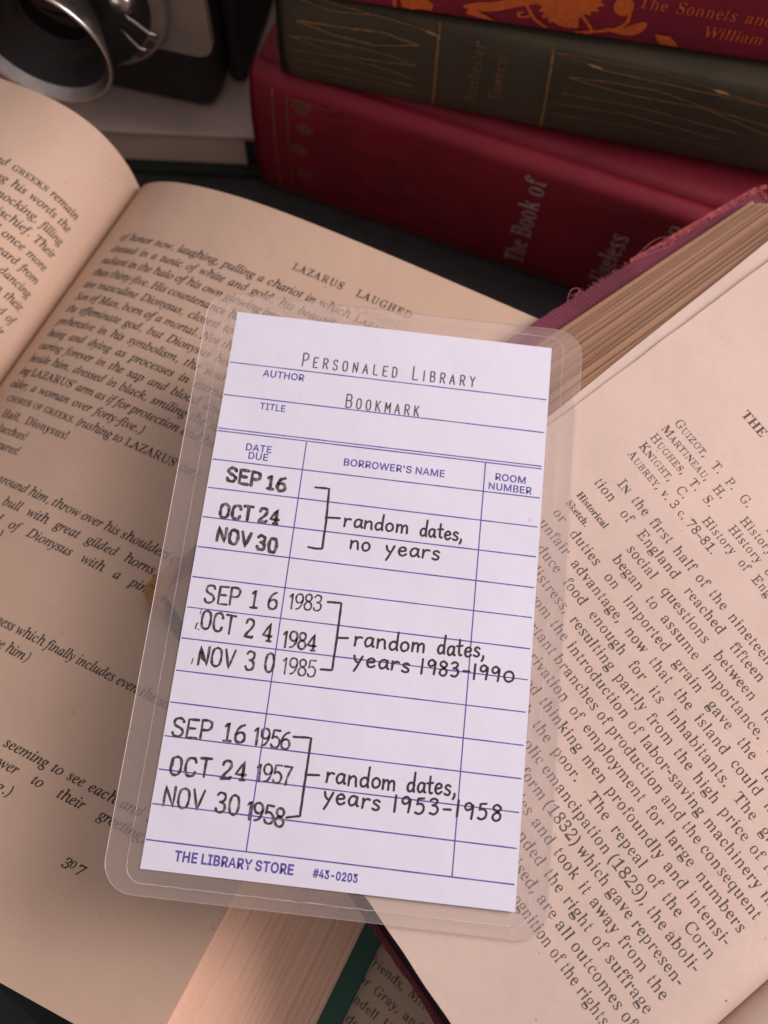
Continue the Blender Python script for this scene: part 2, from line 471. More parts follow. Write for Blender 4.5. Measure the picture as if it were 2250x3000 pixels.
# ------------------------------------------------------------------ lettering
AL = ''.join(chr(i) for i in range(35, 127) if chr(i) not in "\\'\"")
GD = r'''r03=16/&0k/+0Z/50c/F0,/_/u/{/j0C/c0k/^1;/]1l/_2A/c2m/j39/u3[0,3x0b440Y4E0k4O174R1[4O1k4E1c442?3x2Q3[2]382d2l2i2@2j1k2i1;2e0k2]0B2Q/{2?/^1b/F1j/51[/+ 16/S1X/Y1n/l1z0/2$0F2)0a2-1#2/1F201k2.2L2(2~1z3L1n3j1X3|174&0o3|0Y3j0L3L0C2~0>2L0<1k0=1F0?1#0B0a0F0F0L0/0Y/l0o/Y
r13=/p/./u/R0L/R0h/T1(/[1)/i1)/~0u3g0F3R0<3B07330+3$/r2{/c2~/[3-/^3=/d3R/f3X/~3c0J3k0_3w0p4+1-4N1y4N1c/~1d/l1d/^1{/T2@/R2s/R2x/.
r23=/F/./F/t0W1$0r1@1.1Y1A1p1P2*1]2?1g2S1n2h1r2~1s391p3[1e3r1I4$1(4)0V3}0>3g083O07320D2j0,2l/s2q/f2y/]33/[3R/b3j/u4$/n470?4F0H4M0d4Q1(4R1V4O1m4E2@442>3y2M3^2Q3=2P3%2K2j2B2R24292(2%1s1m1`1V1H1=1,0}0i0_0%/y1o/y2+/|2>0*2F092L0L2Q0b2@0b2v/.
r33=0x/&0X/)0</,03/3/d/@/P/Q/U/e/K/y/I04/R0E/e0O/{0R/{08/}/~0*/m0>/a0[/Y0s/V1./X1P/`1l/l1x/~1~032&0G2(0`2$0x1x121i1D1I1R0}1Z0^1^031^042-0a2-0}201A291W2H1f2]1o2u1r351o3V1e3o1I4#0~4)0_4$0C3u0:3d063M08350C2v0*2x/o2}/d3*/[3</Z3W/a3n/v4(/m490:4G0T4O1&4R1S4O1k4F2>462;3{2K3`2Q3?2N2}2F2d282M2(2;1a2+1:1{1m1t1w1i241X2L1C2X122`0x2c0_2a0D2[0.2Q/u2C/c2P/S2@/G2//=1i/51a//1K/+14/(
r43=0M/.0M/R0a/R0v/T1E/Z1Q/i1R0(1o0Q/70Q/70{1A4L2E4L200~3&0~310Q2E0Q200(21/i2</Z2h/T2}/R3+/R3+/. /g0~1R0~1R2?1R2S1R2i1R3$1S3;1S3Q1A3g1=3]173P103B1(340s2s0l2h0g2`
r53=0z/&0Y/)0>/-07/3/i/@/V/Q/Y/e/Q/z/P03/X0A/j0J0$0M0%0:0%0&0,/q09/c0S/Y0o/V1*/Y1M/a1g/n1s0&1y091}0N2#0i1|1,1t1E1i1Y1L1g1&1o0g1r0N1q0;1n0+1k/v1f/V1r/m4L2]4L2`3+293+233B203M2-3U1~3Z1o3]0;3]00290?2=0R2@0h2C0}2C1R2?1}242E1{2D1_2W1:2^0i2[0L2V042M/z2?/g2$/V2:/I2)/>1a/61X//1G/+13/(
r63=1?/&0z/*0g/20h/@0*/S0)/m/t01/i0V/c1&/a1X/N1}/e2E/j2f/r3*/}3F0/3`0A3w0F4.0{4>1#4I194P1X4R1t4Q204N274H2/4<2j4-2`3v2e3c2d3O2]3>2S352?302#3.2+3B2.3V2,3j2%3y1m4&1R4+124$0r3q0`3W0P340E2c0D2-0t260z2>142D1T2F1{2B2)262[1}2Z1a2h1>2l0p2i0B2]/v2?/T1x/;1o/, 1A/T1f/Z1|/o2*0)200E230i211/2+1J1~1_1c1r1;1x1#1v0`1n0I1c0=1W0A0w0I0H0U0$0e/h0~/X
r73=0G/.2B3]0E3]0%3T/y3:/u2s/L2s/O4L3&4L3&4+0z/.
r83=11/&0i/)0N//0I/9/t/F/y/U/g/h/]/}/V07/T0N/W0k/a1&/p1;0%1M0/1^0x1m0T1~0[240+2H/t2]/j2t/g32/h3G/l3Z/t3n0(4$/~440P4A0U4J0q4P194R1f4O1t4C2K412M3t2Z3W2`372]2y2U2c2H2Q292A1b221D2#1t1k2U1V2F1A2]1+2k0n2p0S2m0,2]/f2V/K1{/71e/+ 1E2;1h2J1x2^2%2u2)382&3K1}3^1u3n1h3{1N4(154+0m4%0R3q0G3X0C3:0F2v0R2_0c2R0x2F 15/N1]/S2$/f2//w2600280H250g2&1#1m131Q1B0y1R0R1A0@1,080v030c010L04030:/y0E/g0Y/X0w/P
r93=0m/&0S/)0>/,0;/20F/?/d/O/d/b/[/t/Z0&/a02/l0:/z0?0+0#06/g0N/W0q/R1?/Y1_/r1s0>2%0u1~1a191N1?1@14160p130K170>1C0F1V/o1s/`2:/Z2e/]3)/b3E/l3`/|3v/y4.0P4>0S4I0h4P1+4R1K4P1_4H1a4;2?4(2C3k2S3L2^3&2e2V2b2$2f1[2b182^0r2U0R2J052=/w2*/`2(/L1N/<1I/113/* 121d1O1g1r1p2&2#2.262*2k1}3:1r3Y1d3o1K3|1/4$0c3y0J3d0A3M0;30082i0?230V1o
rA3|/I/./G/@/>/C/K/L/R/^/`/z1H4>1Z4=3+0+38/f3?/P3W/D4&/@4&/.1`/.1`/@2+/C2Z/L2Y/]2U/j2L0$200X0;0X/~/v/|/p/{/j/z/d/z/_/~/H0P/@0T/@0//. 0E0v2,0v1+2`
rB4&/>/./>/?/[/D04/N06/b070%0737063P053c023p/x3x/R3|/=3~/=431V432<4/2n3~2z3i323J383$352a3*2F2x222a1}2?1r2o1f3&1S391<3G0z3L0X3H013:/l3&/Q2p/=2C/21i/. 0r1w161w1V1y1w2$29202H2B2S2Z2W2z2T3;2N3Q2D3c1|3s1R3y143w0q3p0q3c0r3M 1X/F1s/I2</Q2R/`2_/t2g032j0T2g0w2]162L1J2,1W1b1_1?1b0r1b0r/p0q/]0s/O1;/H
rC4@1|.~1O/&15/10^/B0S/Y09/v0#0</q0c/i12/f1_/i21/q2Z/~3$063F0L3c0i3z15401R4:1~4=2D4;2b42324#3?3{3J3z3_4&3j4=3|4=3|2T3k2T3Y2|3G3B373^2w3r2J3~2)4&1Q3z1%3`0d330N2P0G1]0N0n0c051#/g1W/N26/F2Q/H2n/O3-/[3E/l3^0$3s0>4+0-3h/d3;/G2i/32O/&
rD4]/B/./B/?/^/C06/L06/]07/z073<053^043q/Y3z/=3~/=431X432,412U4*2{3y323i3G3R3Z393k2v3v2S3|2-3~1_3v0g3[0%33/R2[/71_/. 1X/F2+/L2X/^2w/z3)05330P3;0p3?183A1`3:2O3&3.2e3W243p1Y3x1:3v0r3n0r3`0r3G0r/w0r/_0s/P1:/I
rE4%/</./</?/Z/B09/L07/_08/}0837063[053p/Z3z/>3~/>433U433U2a3E2a3=3+3/3H2y3]2^3k243s1c3u1O3u1<3s0w3o0q3h0r3[0r3J0s1q1;1q1W1s1q1{1~2-202@292Y2O2z222z2P0J2?0J2<0d280y211/1~1C1o1O1R1V131X0s1X0s/r0s/^0x/Q1H/K1a/J2$/K2A/N2_/U2v/_3,/k39/z3H023U0H3b0d3T0d3X/.
bE4%/</./</?/Z/B/m/L/w/_/z/}/z37/w3[/m3p/Z3z/>3~/>433U433U2a3E2a3=3+3/3H2u3]2X3k243s1c3u1O3u1B3s193o143h123[113J111q1;1q1W1s1n1{1~2-202@292Y2@2z2P2z2P0J2?0J2<0d280y211/1~1C1l1O1R1V131X111X11/r13/^1:/Q1H/K1a/J2$/K2A/N2Y/U2p/_3(/k39/z3H023U0H3b0d3u0d3X/.
rF3Z/=/./=/?/k/E05/P06/d070(073=053[023n/Y3x/<3~/<433P433P2a3?2a3:2z33353)3G2u3]2[3k2@3q2$3u1a3v1N3v1B3t0|3r0p3l0p3c0q3T0r1r181r1S1u1n1|1{2.2-2A262Z2K2|212|2N0J2=0J270o2-1/1|1B1n1O1S1W171Z0r1Z0r0$0r/j0s/Y0w/M1>/F1`/A1|/?1|/.
rG4i2,/#1X/&1;/10m/A0P/X09/u0%0;/r0b/j11/g1`/k22/r2[0$3%083G0N3d0k3z16401Q4:1|4=2E4;2e42344$3A3|3J3{3T3}3]4&3c403j4=3|4=3|2T3k2T3`2o3S3+3H3A3>3S303d2y3q2Y3{2@4$2+4&1S3z1(3`0e340P2Q0I1_0K160P0l0Y0K0f0/0t/r18/S1c/A23/;2X/>3)/I31/[33/v330T330o3,1#2U1-2310231@4a1@4a104<1-3n1$3n0p3n0T3i/K3Z/=37/22u/*2P/$
rH4x/=/./=/?/g/D05/N07/a070$073A063]043o/i3y/>3~/>431m431m3~1V3{153w0s3p0r3f0r3V0r3A0r1v341v343A353V353f343p2r3w2P3{2:3~2:434h434h3~4>3y3r3o3p3^3p3A3p0$3p/c3r/O4</D4h/?4h/.2:/.2:/?2a/C33/M34/`340$341W0r1W0r0$0s/a0u/N1C/D1m/?1m/.
bH4x/=/./=/?/[/D/m/N/w/a/z0$/z3A/v3]/m3o/Z3y/>3~/>431m431m3~1V3{1F3w1;3p153f113V103A101v2w1v2w3A2v3V2r3f2l3p2a3w2P3{2:3~2:434h434h3~4J3y493o403^4-3A4-0$40/c49/O4J/D4h/?4h/.2:/.2:/?2W/C2j/M2t/`2w0$2w1W101W100$13/a1</N1N/D1m/?1m/.
rI2$/;/./;/?/e/E02/N07/`08/z083I073c033r/[3z/;3~/;431o431o3~1P3z0z3r0t3c0s3I0s/|0s/j0s/Z0u/P14/H1Y/C1q/?1q/.
rJ2k0A.G/}.J/o.R/T.a/A.s/>/-/>/E/@/Z/B/l/H/v/Z/z/o/v/v/m/x/^/x/J/w/;/t/-/s.|/s.v/~.f0=.a0X.e0m.p0w/(0}/C1%351%3M1$3`0~3m0c3u0<3z/~3~/~432Z432Z3~2D3{1y3v1b3n1b3b1b3N1b351b0-1^/O1Q/#15.`0t.M
rK4k/>/./>/?/h/D05/N07/a080$083A073]053o/i3y/?3~/?431m431m3~1W3{163w0t3p0s3f0s3V0s3A1(1e2b3;2w3T3+3i3.3u2d3{3#3~2C434R433q3~4I3~413z3l3q3U3b3<3K2z3/2/2=3s/]3~/P4:/G4b/B4t/?4t/.29/.29/?2F/@2R/@2[/A2w/C3</I3:/P32/^3#/q1A1P0s1@0s0$0t/a0v/N1C/D1m/?1m/.
rL3q/=/./=/?/[/D07/N06/a070$073A073^053p/g3y/>3~/>431u431u3~1]3|1=3y0w3r0s3g0r3W0r3A0r0&0r/m0s/^0t/S15/M1P/J1e/J2(/K2C/O2a/V2w/`3,/n380#3F083S0Q3`0o3r0o3X/.
rM62/i/./g/?/^/D/q/N/w/a/z/~/z3D0A3X0<3g063q/r3w/S3{/r3~/=4313432^0c4-435|435H3~5S3x5*3n4}3[5*3@5*0)5+/l5+/Y5,/M5D/E5g/A5|/?5|/.3R/.3R/?3h/B4//G4H/N4I/Z4J/l4J0&433U2@/.2./.0=3K0=0#0A/_0F/L0]/B0S/?0R/.
rN4Z3Y.~0?3#0?/~0B/`0K/M0]/C0|/?0|/./@/./@/?/U/A/e/E/p/L/v/W/z/h/{/~/{3J/`3l/R3x/J3{/@3~/@430q433M0~3M3?3L3U3H3e3A3p373v3&3{2l3~2l434L434L3~4.3y3x3p3p3^3m3?3m.~
rO4z2$.~1_/$1D/+18/50l/C0U/T0D/i030$0$0>/u0Z/m0x/i1=/g1_/i2#/m2D/u2b0#2~023<0C3S0U3h0k3y194,1F461c4<2)4>2J4<2f462r4,3<3z3R3i3d3U3u3>4(3$432d4;2E4@2$4A1_4?1=4;0x430Z4)0>3v0$3e/i3S/T3=/C2o/52c/+2F/$ 2)/:2X/C3%/^3C0.3W0k3`1_3^2,3W2P3N2r3B33343K2s3j2K3|2#4&1O3z1&3`0e340P2Q0H1_0K160P0l0Y0K0f0/0t/r15/S1]/@
rP3i/=/./=/?/g/D05/N07/a070$073A063]033o/Z3y/>3~/>431P432)422R4-2q4#2q3t3#3f323T3;3@3A3*3C2m3?2H322*2y1k2o1W2D1K1m1H0r1H0r0$0s/a0u/N1C/D1m/?1m/. 0r1a1C1a1b1c2-1k2H1x2U2/2^2I2a2j2_3/2V3I2K3]263k1o3s1R3v1:3t0q3o0q3e0r3T
rQ4z3@-o2h-t2S.&2<.>1w._1X/-0|/;0_/L0J/a07/y0(08/w0U/n0u/i1;/g1_/i2#/m2D/u2b0#2~023<0C3S0U3h0k3y194,1F461c4<2)4>2J4<2f462r4,3<3z3R3i3d3U3u3>4(3$432d4;2E4@2$4A1_4=1*420T3z0*3i/n3X/Y3C/H3//92B/.2a.[3C.@4).74?.94L.?4[.,4.-z3g-r 2)/:2X/C3%/^3C0.3W0k3`1_3^2,3W2P3N2r3B33343K2s3j2K3|2#4&1O3z1&3`0e340P2Q0H1_0J160P0l0Y0K0f0/0t/r16/S1]/@
rR4E/=/./=/?/g/D05/N07/a070$073A063]043o/Z3y/>3~/>431S431z422A4/2`4)2z3{2{3q373Y3F3:3L2o3I2O3>253.1z2t1h2[1Z3V/a3a/R3o/H43/A4J/?4L/?4%/.3./.1T1N0r1N0r0$0s/a0u/N1C/D1m/?1m/. 0r1e1E1e1f1g201p2O1}2_262h2P2k2q2`3K2<3l1Z3v1=3t0r3m0r3`0r3G
rS3L/Y.~060s/m0s/z0E0./|0:/a0P/L0v/A1?/=1V/?1p/F2(/R2:/k2B0-2@0I250a1p0u1:190S1L071b/|1x0I240-2N/s2m/m3,/o3C/w3Y0(3l0:3|0b4-0c470u4<134>1H4=1`491z44244,2C4*2H4)2L4)2Y4.2a4>2t4>2t2`2c2`2[2x2Q332E3G2=3X233h1~3t1]4$1<4)0w4#0^3q0M3]0E3B0E3*0M2q0Y2f0l2Z1$2O1]21272#2L1r2^1d2r1M2G162a0w2s0Y2x0>2t0#2l/i2]/T2H/C1|/61u/,1[/%1:/#1)/$0s/%0c/*0Z//0L/40</70./90)/:/z/9/t/5/p/./l.~
bS3L/Y.~/Y0s/m0s/z0E0//|0C/a0]/L0y/A1?/=1V/?1l/F1|/R21/k270-210I1z0a1[0u0x190S1L071b/|1x/m24/d2N/a2m/c3,/h3C/r3Y0#3l043|0G4-0]470u4<134>1H4=1`491z442:4,2C4*2H4)2L4)2Y4.2a4>2t4>2t2`2c2`2[2x2Q332E3G283X2)3h1s3t1X4$1<4)0x4#0a3q0Q3]0L3B0P3*0^2q0l2f0}2Z172O1x21272#2L1r2^1d2r1M3#163+0w3-0Y3+0>3#0#2t/i2d/T2P/C29/61y/,1[/%1:/#1)/$0s/%0c/*0R//0B/406/70./90)/:/z/9/t/5/p/./l.~
rT3n00/.00/?0X/C1+/M1./a1.0$0q3x0j3x0H3u0%3k/m3Y/^3B/Q3%/K2_/92_/9433a433a2^3P2^3G3-363M2~3f2X3t2-3x2&3x1j0$1j/`1l/L2@/C2i/?2i/.
bT3n00/.00/?0O/C0c/M0m/a0q0$0q3x0j3x0H3u0,3k/p3Y/^3B/Q3%/K2_/92_/9433a433a2^3P2^3G3-363M2x3f2V3t2-3x2&3x2&0$2+/`24/L2H/C2i/?2i/.
rU4X1s.|1:/%1*/40f/K0H/l0:0;060p063A053]023o/g3y/=3~/=431k431k3~1U3{143w0r3p0p3f0q3V0q3A0r0a0t0<0}/y1-/b1F/Q1p/G23/D2_/J3#/Z3;/v3J0B3N0t3N3@3K3]3F3n333x363~2i434F433y3~4%3w3u3l3p3Z3m3@3m1/3l0c3g0@3^/}3Q/d3?/N2{/52N/%
rV3s1N.|/w3C/n3Y/h3k/N3w.{3~.{431M431M3~123|0c3w0K3n0M3a0R3S0Y3@1~0d2}3?3&3P3)3`3(3n2}3w2e3|2s3~2K434%433Y3~3i3{3X3r3Q3b3D3E1a.|
rW5v1$.~/i3O/c3d/`3r/@3z/[3~.z431/430M3~0w3|0M3w0C3n0E3a0H3P0O3;1Y0n2g3&2W3U2S3i2E3t1w3z1`3~1`433~433~3~3<3w343c373W3<3H4F0{5/37553M573]553l523u4y3{5&3~4d436(435e3~5j3x5d3l5Z3Z5Q3A4*.~3s.~2]2U18.~
rX4C/i/./h/?/^/E/v/U0./q1Z1J0A3H033`0)3p/d3z/>3~/<3~/<431o431o3~1`3~0x3x0p3f0u3Z1#3J2)2A2c3;2p3R2w3e2w3w2u3~2E4346433a3~433~3m3z3R3n3H3a3:3P3+3;1t2)3C/h3K/V3S/J3s/B49/?4</?4</.1i/.1i/?1n/?2W/E2f/W2_/h2R/~1L110_0$0T/m0M/[0N/F0T/?0S/.
rY3q09/.09/?0c/D11/N12/a130$131-/{3I/m3e/]3t/I3x/83z/(3|.|3}.|431I431I3}1=3}1-3{0a3w0M3p0O3g0S3[0Z3N1s1]2n342z3K2~3_2|3u2J3}2o3}2G433~433V3}3d3y3V3o3Q3b3E3N1i1E1n0$1o/a1q/N2?/D2i/?2i/.
rZ4%/B/./B/92S3u1P3u143t0w3p0]3k0B3^023H0%35/v2y/l2]/Z2]/h433]433]4&0O/K1j/K2:/N2g/Y3)/l3<0+3O0M3^0y350y3^/.
ra2y1z/#1_/)1a/81G/Q0j/90X/*03/$/r/*/y/9/g/P/X/n/[0//f0G/w0]090p0o1&1T181S1l1N2*1D2:1*2D0i2H0F2B0822072,091|0<1n0>1b0=1Q0;1D031</|19/j1</d1E/b1T/a1g/`1~/e26/}2G0?2T0G2Z0^2^0w2_1G2[1Z2S1q2D2&2/2/1o221L21/m2,/_2(/V23/R2P/P2X/R2a/X2I/J2D/529/( 0l/P0}/Q1:/W1K/a1T/n1O0~0k0l0F0O070(08/g0E/U
ba2y1z/#1]/)1J/81B/Q0}/90Y/*03/$/o/*/V/9/G/P/B/n/G0//U0G/n0]060p0d1&1A181A1l1>2*152:1$2D0i2H0G2B0<220>2,0E1|0M1n0O1b0L1Q0B1D031</|19/j1</[1E/R1T/O1g/S1~/`26/t2G032T0G2Z0^2^0w2_1G2[1j2S2&2D282/2B1o2E1L2E/m2E/_2G/V2J/R2P/P2X/R2a/X2j/J2R/529/( 0l/P0w/Q1(/W15/a1A/n1A0~0o0l0S0O0J0(0N/g0Y/U
rb3//Y.~/n3J/m3e/j3s/R3{/X3~/6430_430V27112M192Z1W2_1o2]1~2V2#2K1|2<2F2*2S1p2[1W2a1=2b0{2a0Y2[0;2S/z2H/b29/L1m/;1j/.1V/%1:/#0x/(0n/50=/J/d.~ 11/<1J/@1a/L1o/`1z/|2%0F2)0u2(1?1}1_1t1v1]2112280u250Y2.0N1|0K1m0K/t0N/T0s/B
rc2E0q/#0W/%0H/-0F/90O/H0$/[/m/s/a01/X0L/U0k/V1//[1L/d1h/p2#0#280P2I0T2U0g2^1)2`1F2^1W2V1P2J1~232(1p2&1_2%1Q1x1I1g1F1P1K1M1[1L1v1K1{1K2$1K2*1K2/1@2B0~2I0Y2=0A1s0315030c0:0=0F/{0Y/f1#/X1F/T1^/X1u/d2//w2=/k1H/C1B/,
bc2E0q/#0W/%0@/-0+/9/r/H/b/[/T/s/J01/C0L/A0k/D1//K1L/V1h/f2#/y28042I0L2U0g2^1)2`1F2^1a2V1u2J2/23251p231_2*1Q1x1I1g1F1P1K1C1[1>1v1>1{1?2$1?2*1?2/182B0~2I0_2=0J1s0D150G0c0O0=0^/{0q/f1,/X1F/T1^/X1u/d2//w2=/k1s/C1G/,
rd380a/#0I/%0;/-0:/80;/H/p/Z/d/q/]0//X0J/V0h/X1./]1L/e1h/q2$0@290=2I0@2U0O2]0g2_1(2Z1/2M1b281n3W1l3j1d3u1D3|1Q3~1*432`432K/z2H/e2F/W2b/N2a/J2a/92[/62///1Y/#1`/U1%/:1$/) 1$/J15/M1a/W1i/g1n/{1n1m1k1|1`2.1A261(290Z210F1u0=1[071;050n060G0<0&0D/i0X/R
re2M0o/#0U/%0E/-0D/80L/H0+/[/m/t/`03/Z0Q/W0r/C15/[1Q/c1k/m2&/{2:0F2J0H2U0X2]0r2_1:2Z1D2M1o281~1v2*1R2;1&2;0{050{0=050Z/g1A/X1[/^1s/m2.0*2=/x1}/Y1A/B1C/113/& 051:1Q1:1P1Q1L1l1G2$1@25112D0v2I0V2>0B1z061E
be2M0o/#0U/%0>/-0)/8/q/H/a/[/S/t/I03/C0Q/A0r/C15/J1Q/T1k/b2&/s2:0+2J0A2U0X2]0r2_1;2Z1Z2M1t282,1v271R2;1&2;0{0I0{0S050o/g1A/X1[/^1s/m2.0*2=/x2(/Y1k/B1P/113/& 0H1:1C1:1C1Q1C1l1@2$1;251/2D0v2I0]2>0M1z0H1E
rf1P/u/./t/>/L/@/k/D/w/I/x/Q/w/_/w/x0225/x25/>2V/w2V/w3&/y3H0$3d033{0O400`491(4=1B4;1P441H4*1v3p1v3V1t3C1r351j3,1Z3)1J3,1A331?3>1?3M1@3[1C3k1C3n1C3q1C3u1B3x1=4$1.4&0r4#0d3u0[3d0V3L0T2V1B2V0h250E250T/p0U/V0W/H0~/@1A/>0e/.
rg2h0g-V0>-X0#-_/_-i/M.#/B.=/G.R/W.c/t.o/Z/#/K/7/F/L/Z/e/_/y/i0*/|060W0B/s0[/^0~/W1N/Z1m/e2,/p2:/~2G0;2Q0C2X0X2^0r2_112^1J2X1d2P2M2P2>2,1{2,2*1s2/1]211E2.1*2$0l1q0W1Q0H1M0@1<0<1%0;0y0;0r0;0j0<0c0<0R0:0D020:0(03/v08/f0b/`1)/`1J/_1g/[1~/V2=/K2O/;2X/$2M.d2V.E2H.,2)-r1^-c1?-Y 0r0P150V1F0g1M0x1R121T1M1Q1i1J2#1Y241E2D0r2I0V2D0D240<2#061i041M07120<0x0D0g0V0V 0v-o1T-t1w.*2(.F2&.U1y.`1b.e1G.g04.g/z.T/s.?/x./0--|0A-t0Y-p
rh3C/o/./o/>/[/A/u/H/w/S/w/g/w3U/v3h/s3t/]3|/c4#/A430i430b2+1C2G1J2Y1n2_262R2D2/2W1N2W/g2V/T2X/H2o/A2`/>2^/.1s/.1D/>1I/>1x/H1z/g1y1S1w1l1s1}1c2,1E2/112+0a1z0T1f0T/g0T/T0U/H0l/A0[/>0Z/.
bh3C/@/./@/>/Q/A/[/H/b/S/c/g/c3U/b3h/]3t/R3|/A4#/A430i430i2+1)2G1I2Y1n2_2D2R2b2/2k1N2k/g2m/T2r/H2|/A31/>31/.1D/.1D/>1I/>1_/H1f/g1f1S1e1l1`1}1U2,1E2/112+0y1z0i1f0i/g0j/T0o/H0y/A1./>1./.
ri1@09300$34/z3>/x3O/w3c/x3w/z4-0$48094;0L480S4-0U3w0U3c0T3O0R3>0L34 /o/./o/>/[/A/v/H/w/S/w/g/w1w/w20/t2=/[2C/d2E/C2V0i2V0T/g0U/T0U/H0l/A0Z/>0Z/.
bi1@09300$34/p3>/e3O/a3c/e3w/p4-0$48094;0L480^4-0h3w0l3c0h3O0]3>0L34 /@/./@/>/Q/A/[/H/b/S/c/g/c1w/b20/^2=/S2C/B2E/C2V0i2V0i/g0k/T0o/H0y/A1./>1./.
rj1L0>310*350$3@/~3P/}3e/~3y0$4.0+490>4=0R490X4.0Z3y0[3e0Z3P0X3@0R35 /R-V/9-X/--`/1-k.a-z.^.0._.B.`.S.b.a.i.i.z.l/0.j/9.b/:.U/:.F/9.</6.1/5.&/5-|/<-r/M-n/h-r/v.#/}.80%.R0(1u0%2//~2</a2C/j2F/D2V0t2V0`.t0^.N0V.10G-u0,-d/w-Y
rk3-/o/./n/>/]/A/u/H/w/T/w/g/w3T/v3h/t3t/^3{/d3~/C430i430b0~1^1s1k2(1r261q2B1K2E1n2E1H2V2=2V2T2E2^2A2G26232#1X1K2b/P2v/C2l/>2i/.1~/.1M/>1S/>2$/B2(/N2$/V1z/`0x0h0T0Z0T/g0T/T0U/H0l/A0Z/>0Y/.
bk3-/?/./?/>/Q/A/[/H/b/T/c/g/c3T/b3h/^3t/T3{/B3~/C430i430i0~1^1s1k2(1o261f2B1K2E1H2E1H2V2z2V2z2E2a2A2I26232#1X1K2{/P3./C3>/>3>/.1M/.1M/>1S/>1e/B1j/N1h/V1c/`0x0h0i0Z0i/g0j/T0o/H0y/A1./>1./.
rl1A/o/./o/>/[/A/v/H/w/S/w/g/w3T/w3h/t3t/_3{/d3~/B430i430T/g0U/T0U/H0l/A0Z/>0Z/.
bl1A/@/./@/>/Q/A/[/H/b/S/c/g/c3T/b3h/^3t/T3{/B3~/B430i430i/g0k/T0o/H0y/A1./>1./.
rm5</n/./n/>/[/A/u/H/v/S/w/g/|1x/v2//s2</]2C/b2F/x2V0g2V0a2)1D2F1H2X1h2_212X2.2E2a2$3?2E3E2X3i2_412R4>2/4P1N4P/g4Q/T4R/H4i/A4X/>4W/.3m/.3m/>3]/A3r/H3s/T3t/g3t1S3q1l3m1}3]2,3?2/3,2,2]1{2Q1h2R/g2R/T2S/H2h/A2Y/>2X/.1o/.1n/>1_/A1t/H1u/T1u/g1u1S1v1l1y1}1`2,1A2/1.2+0^1z0S1f0S/g0S/T0T/I0i/A0Y/>0X/.
rn3C/o/./o/>/[/A/u/H/w/S/w/g/}1x/v2//s2</]2C/c2F/y2V0i2V0b2+1C2H1J2Y1n2_262R2D2/2W1N2W/g2V/T2X/H2o/A2`/>2^/.1s/.1D/>1I/>1x/H1z/g1y1S1w1l1s1}1c2,1E2/112+0a1z0T1f0T/g0T/T0U/H0l/A0[/>0Z/.
ro2q0~/#0a/%0N/-07/9/}/I/n/^/d/u/[04/W0P/V0o/W12/[1O/d1j/n2%/|29062I0N2U0a2]0}2_1>2]1P2U1i2J1}2:202&2;1k2B1P2G132H0o2G0O2C022;/t21/]1}/H1S/91P/-1?/% 0~/91@/@1T/U1]/g1d0$1h0:1j0R1k0o1h1H1_1p1R2/1>2D0~2K0a2D0K2/0@1p081H040o050S070;0;0%0C/g0K/U0`/@
bo2q0~/#0a/%0F/-0./9/t/I/c/^/T/u/I04/C0P/A0o/C12/I1O/T1j/c2%/t290.2I0F2U0a2]0}2_1>2]1X2U1p2J2*2:2;2&2J1k2T1P2[132^0o2[0O2T022J/t2</]2*/H1p/91X/-1?/% 0~/91;/@1K/U1P/g1S0$1U0:1U0R1V0o1T1H1P1p1J2/1:2D0~2K0e2D0T2/0N1p0J1H0I0o0I0S0J0;0L0%0O/g0T/U0e/@
rp39/v-W/v-g/T-i/p-n/w-u/x-~/x.2/w.H/y1n/t2-/r2;/_2C/b2G/u2V0d2V0`2&1A2F1@2Y1a2`1x2^2+2V2-2J2+2;2P2(2]1l2e1R2i172j0u2i0T2e072]/w2Q/_2:/J2)/:2(/.1u/%1^/#1@/)1;/70b/N0T.N0T.70V.$0X-u0l-m1.-j0h-h0e-W 1=/J1g/R1{/j2)0(2/0H210o2/1:2*1Y1~1s1j2.1A261-210]1~0T1f0T/t0[/]0v/O
rq321_-W1^-h1E-k1i-q1n-}1o.51c/K1./61%/)0c/$0K/&0</-0:/80>/G/s/Y/f/o/^0,/X0G/W0e/X1*/^1I/f1e/q1~0&280L2I0P2U0c2^1#2`1A2[1L2N1|292U2a2a2a2L.52L-}2L-r2f-k2N-h2M-W 1-/L1D/N1a/V1k/c1o/r1o1l1l2/1F2A1-2G0d2>0L2$0@1e081A050q060I0;0)0D/k0[/S
rr2?/v/./u/>/]/A/w/H/x/S/x/g/v1w/u21/s2=/Z2C/c2E/z2V0g2V0d1w1:201A2@1B2M1M2Z1d2_1}2[2$2P1~2?1y2*211s211e2)1[1s1X1d1Z1Z1b1Y1k1V1u1K1|172#1)1z0]1l0W1V0U1:0U/g0V/S0[/G0~/A0f/>0e/.
br2?/@/./@/>/Q/A/[/H/b/S/c/g/c1w/b21/]2=/S2C/B2E/C2V0g2V0g1w0s201%2@152M1L2Z1d2_1}2[232P2>2?2A2*2?1s261e2)1[1s1X1d1Z1X1b1P1k1I1u1A1|172#1)1z0w1l0m1V0j1:0j/g0m/S0t/G1&/A1?/>1?/.
rs2@0l/#0X/%0E/+03/40#/6/x/7/k/2/b/$/R/$/o0=/d0=/l/~/w/h0)/U0?/C0a/=0y/@10/I1;/V1@/i1<0(1#0=0T0V0J0c0F0p0;0~0#1;/g1V/_1r/e2./v2C092R0C2]0b2`0n2_0{2]1/2X1A2T1H2R1L2Q1O2Q1Y2T1a2`1o2`1o1X1_1X1V1o1K2%1?251+2C0j2H0U2F0E2>0<22071~071o0;1c0G1X0Y1N1#171.1,100z1:0l1Q0S1k031r/p1k/U1W/@1:/01//&
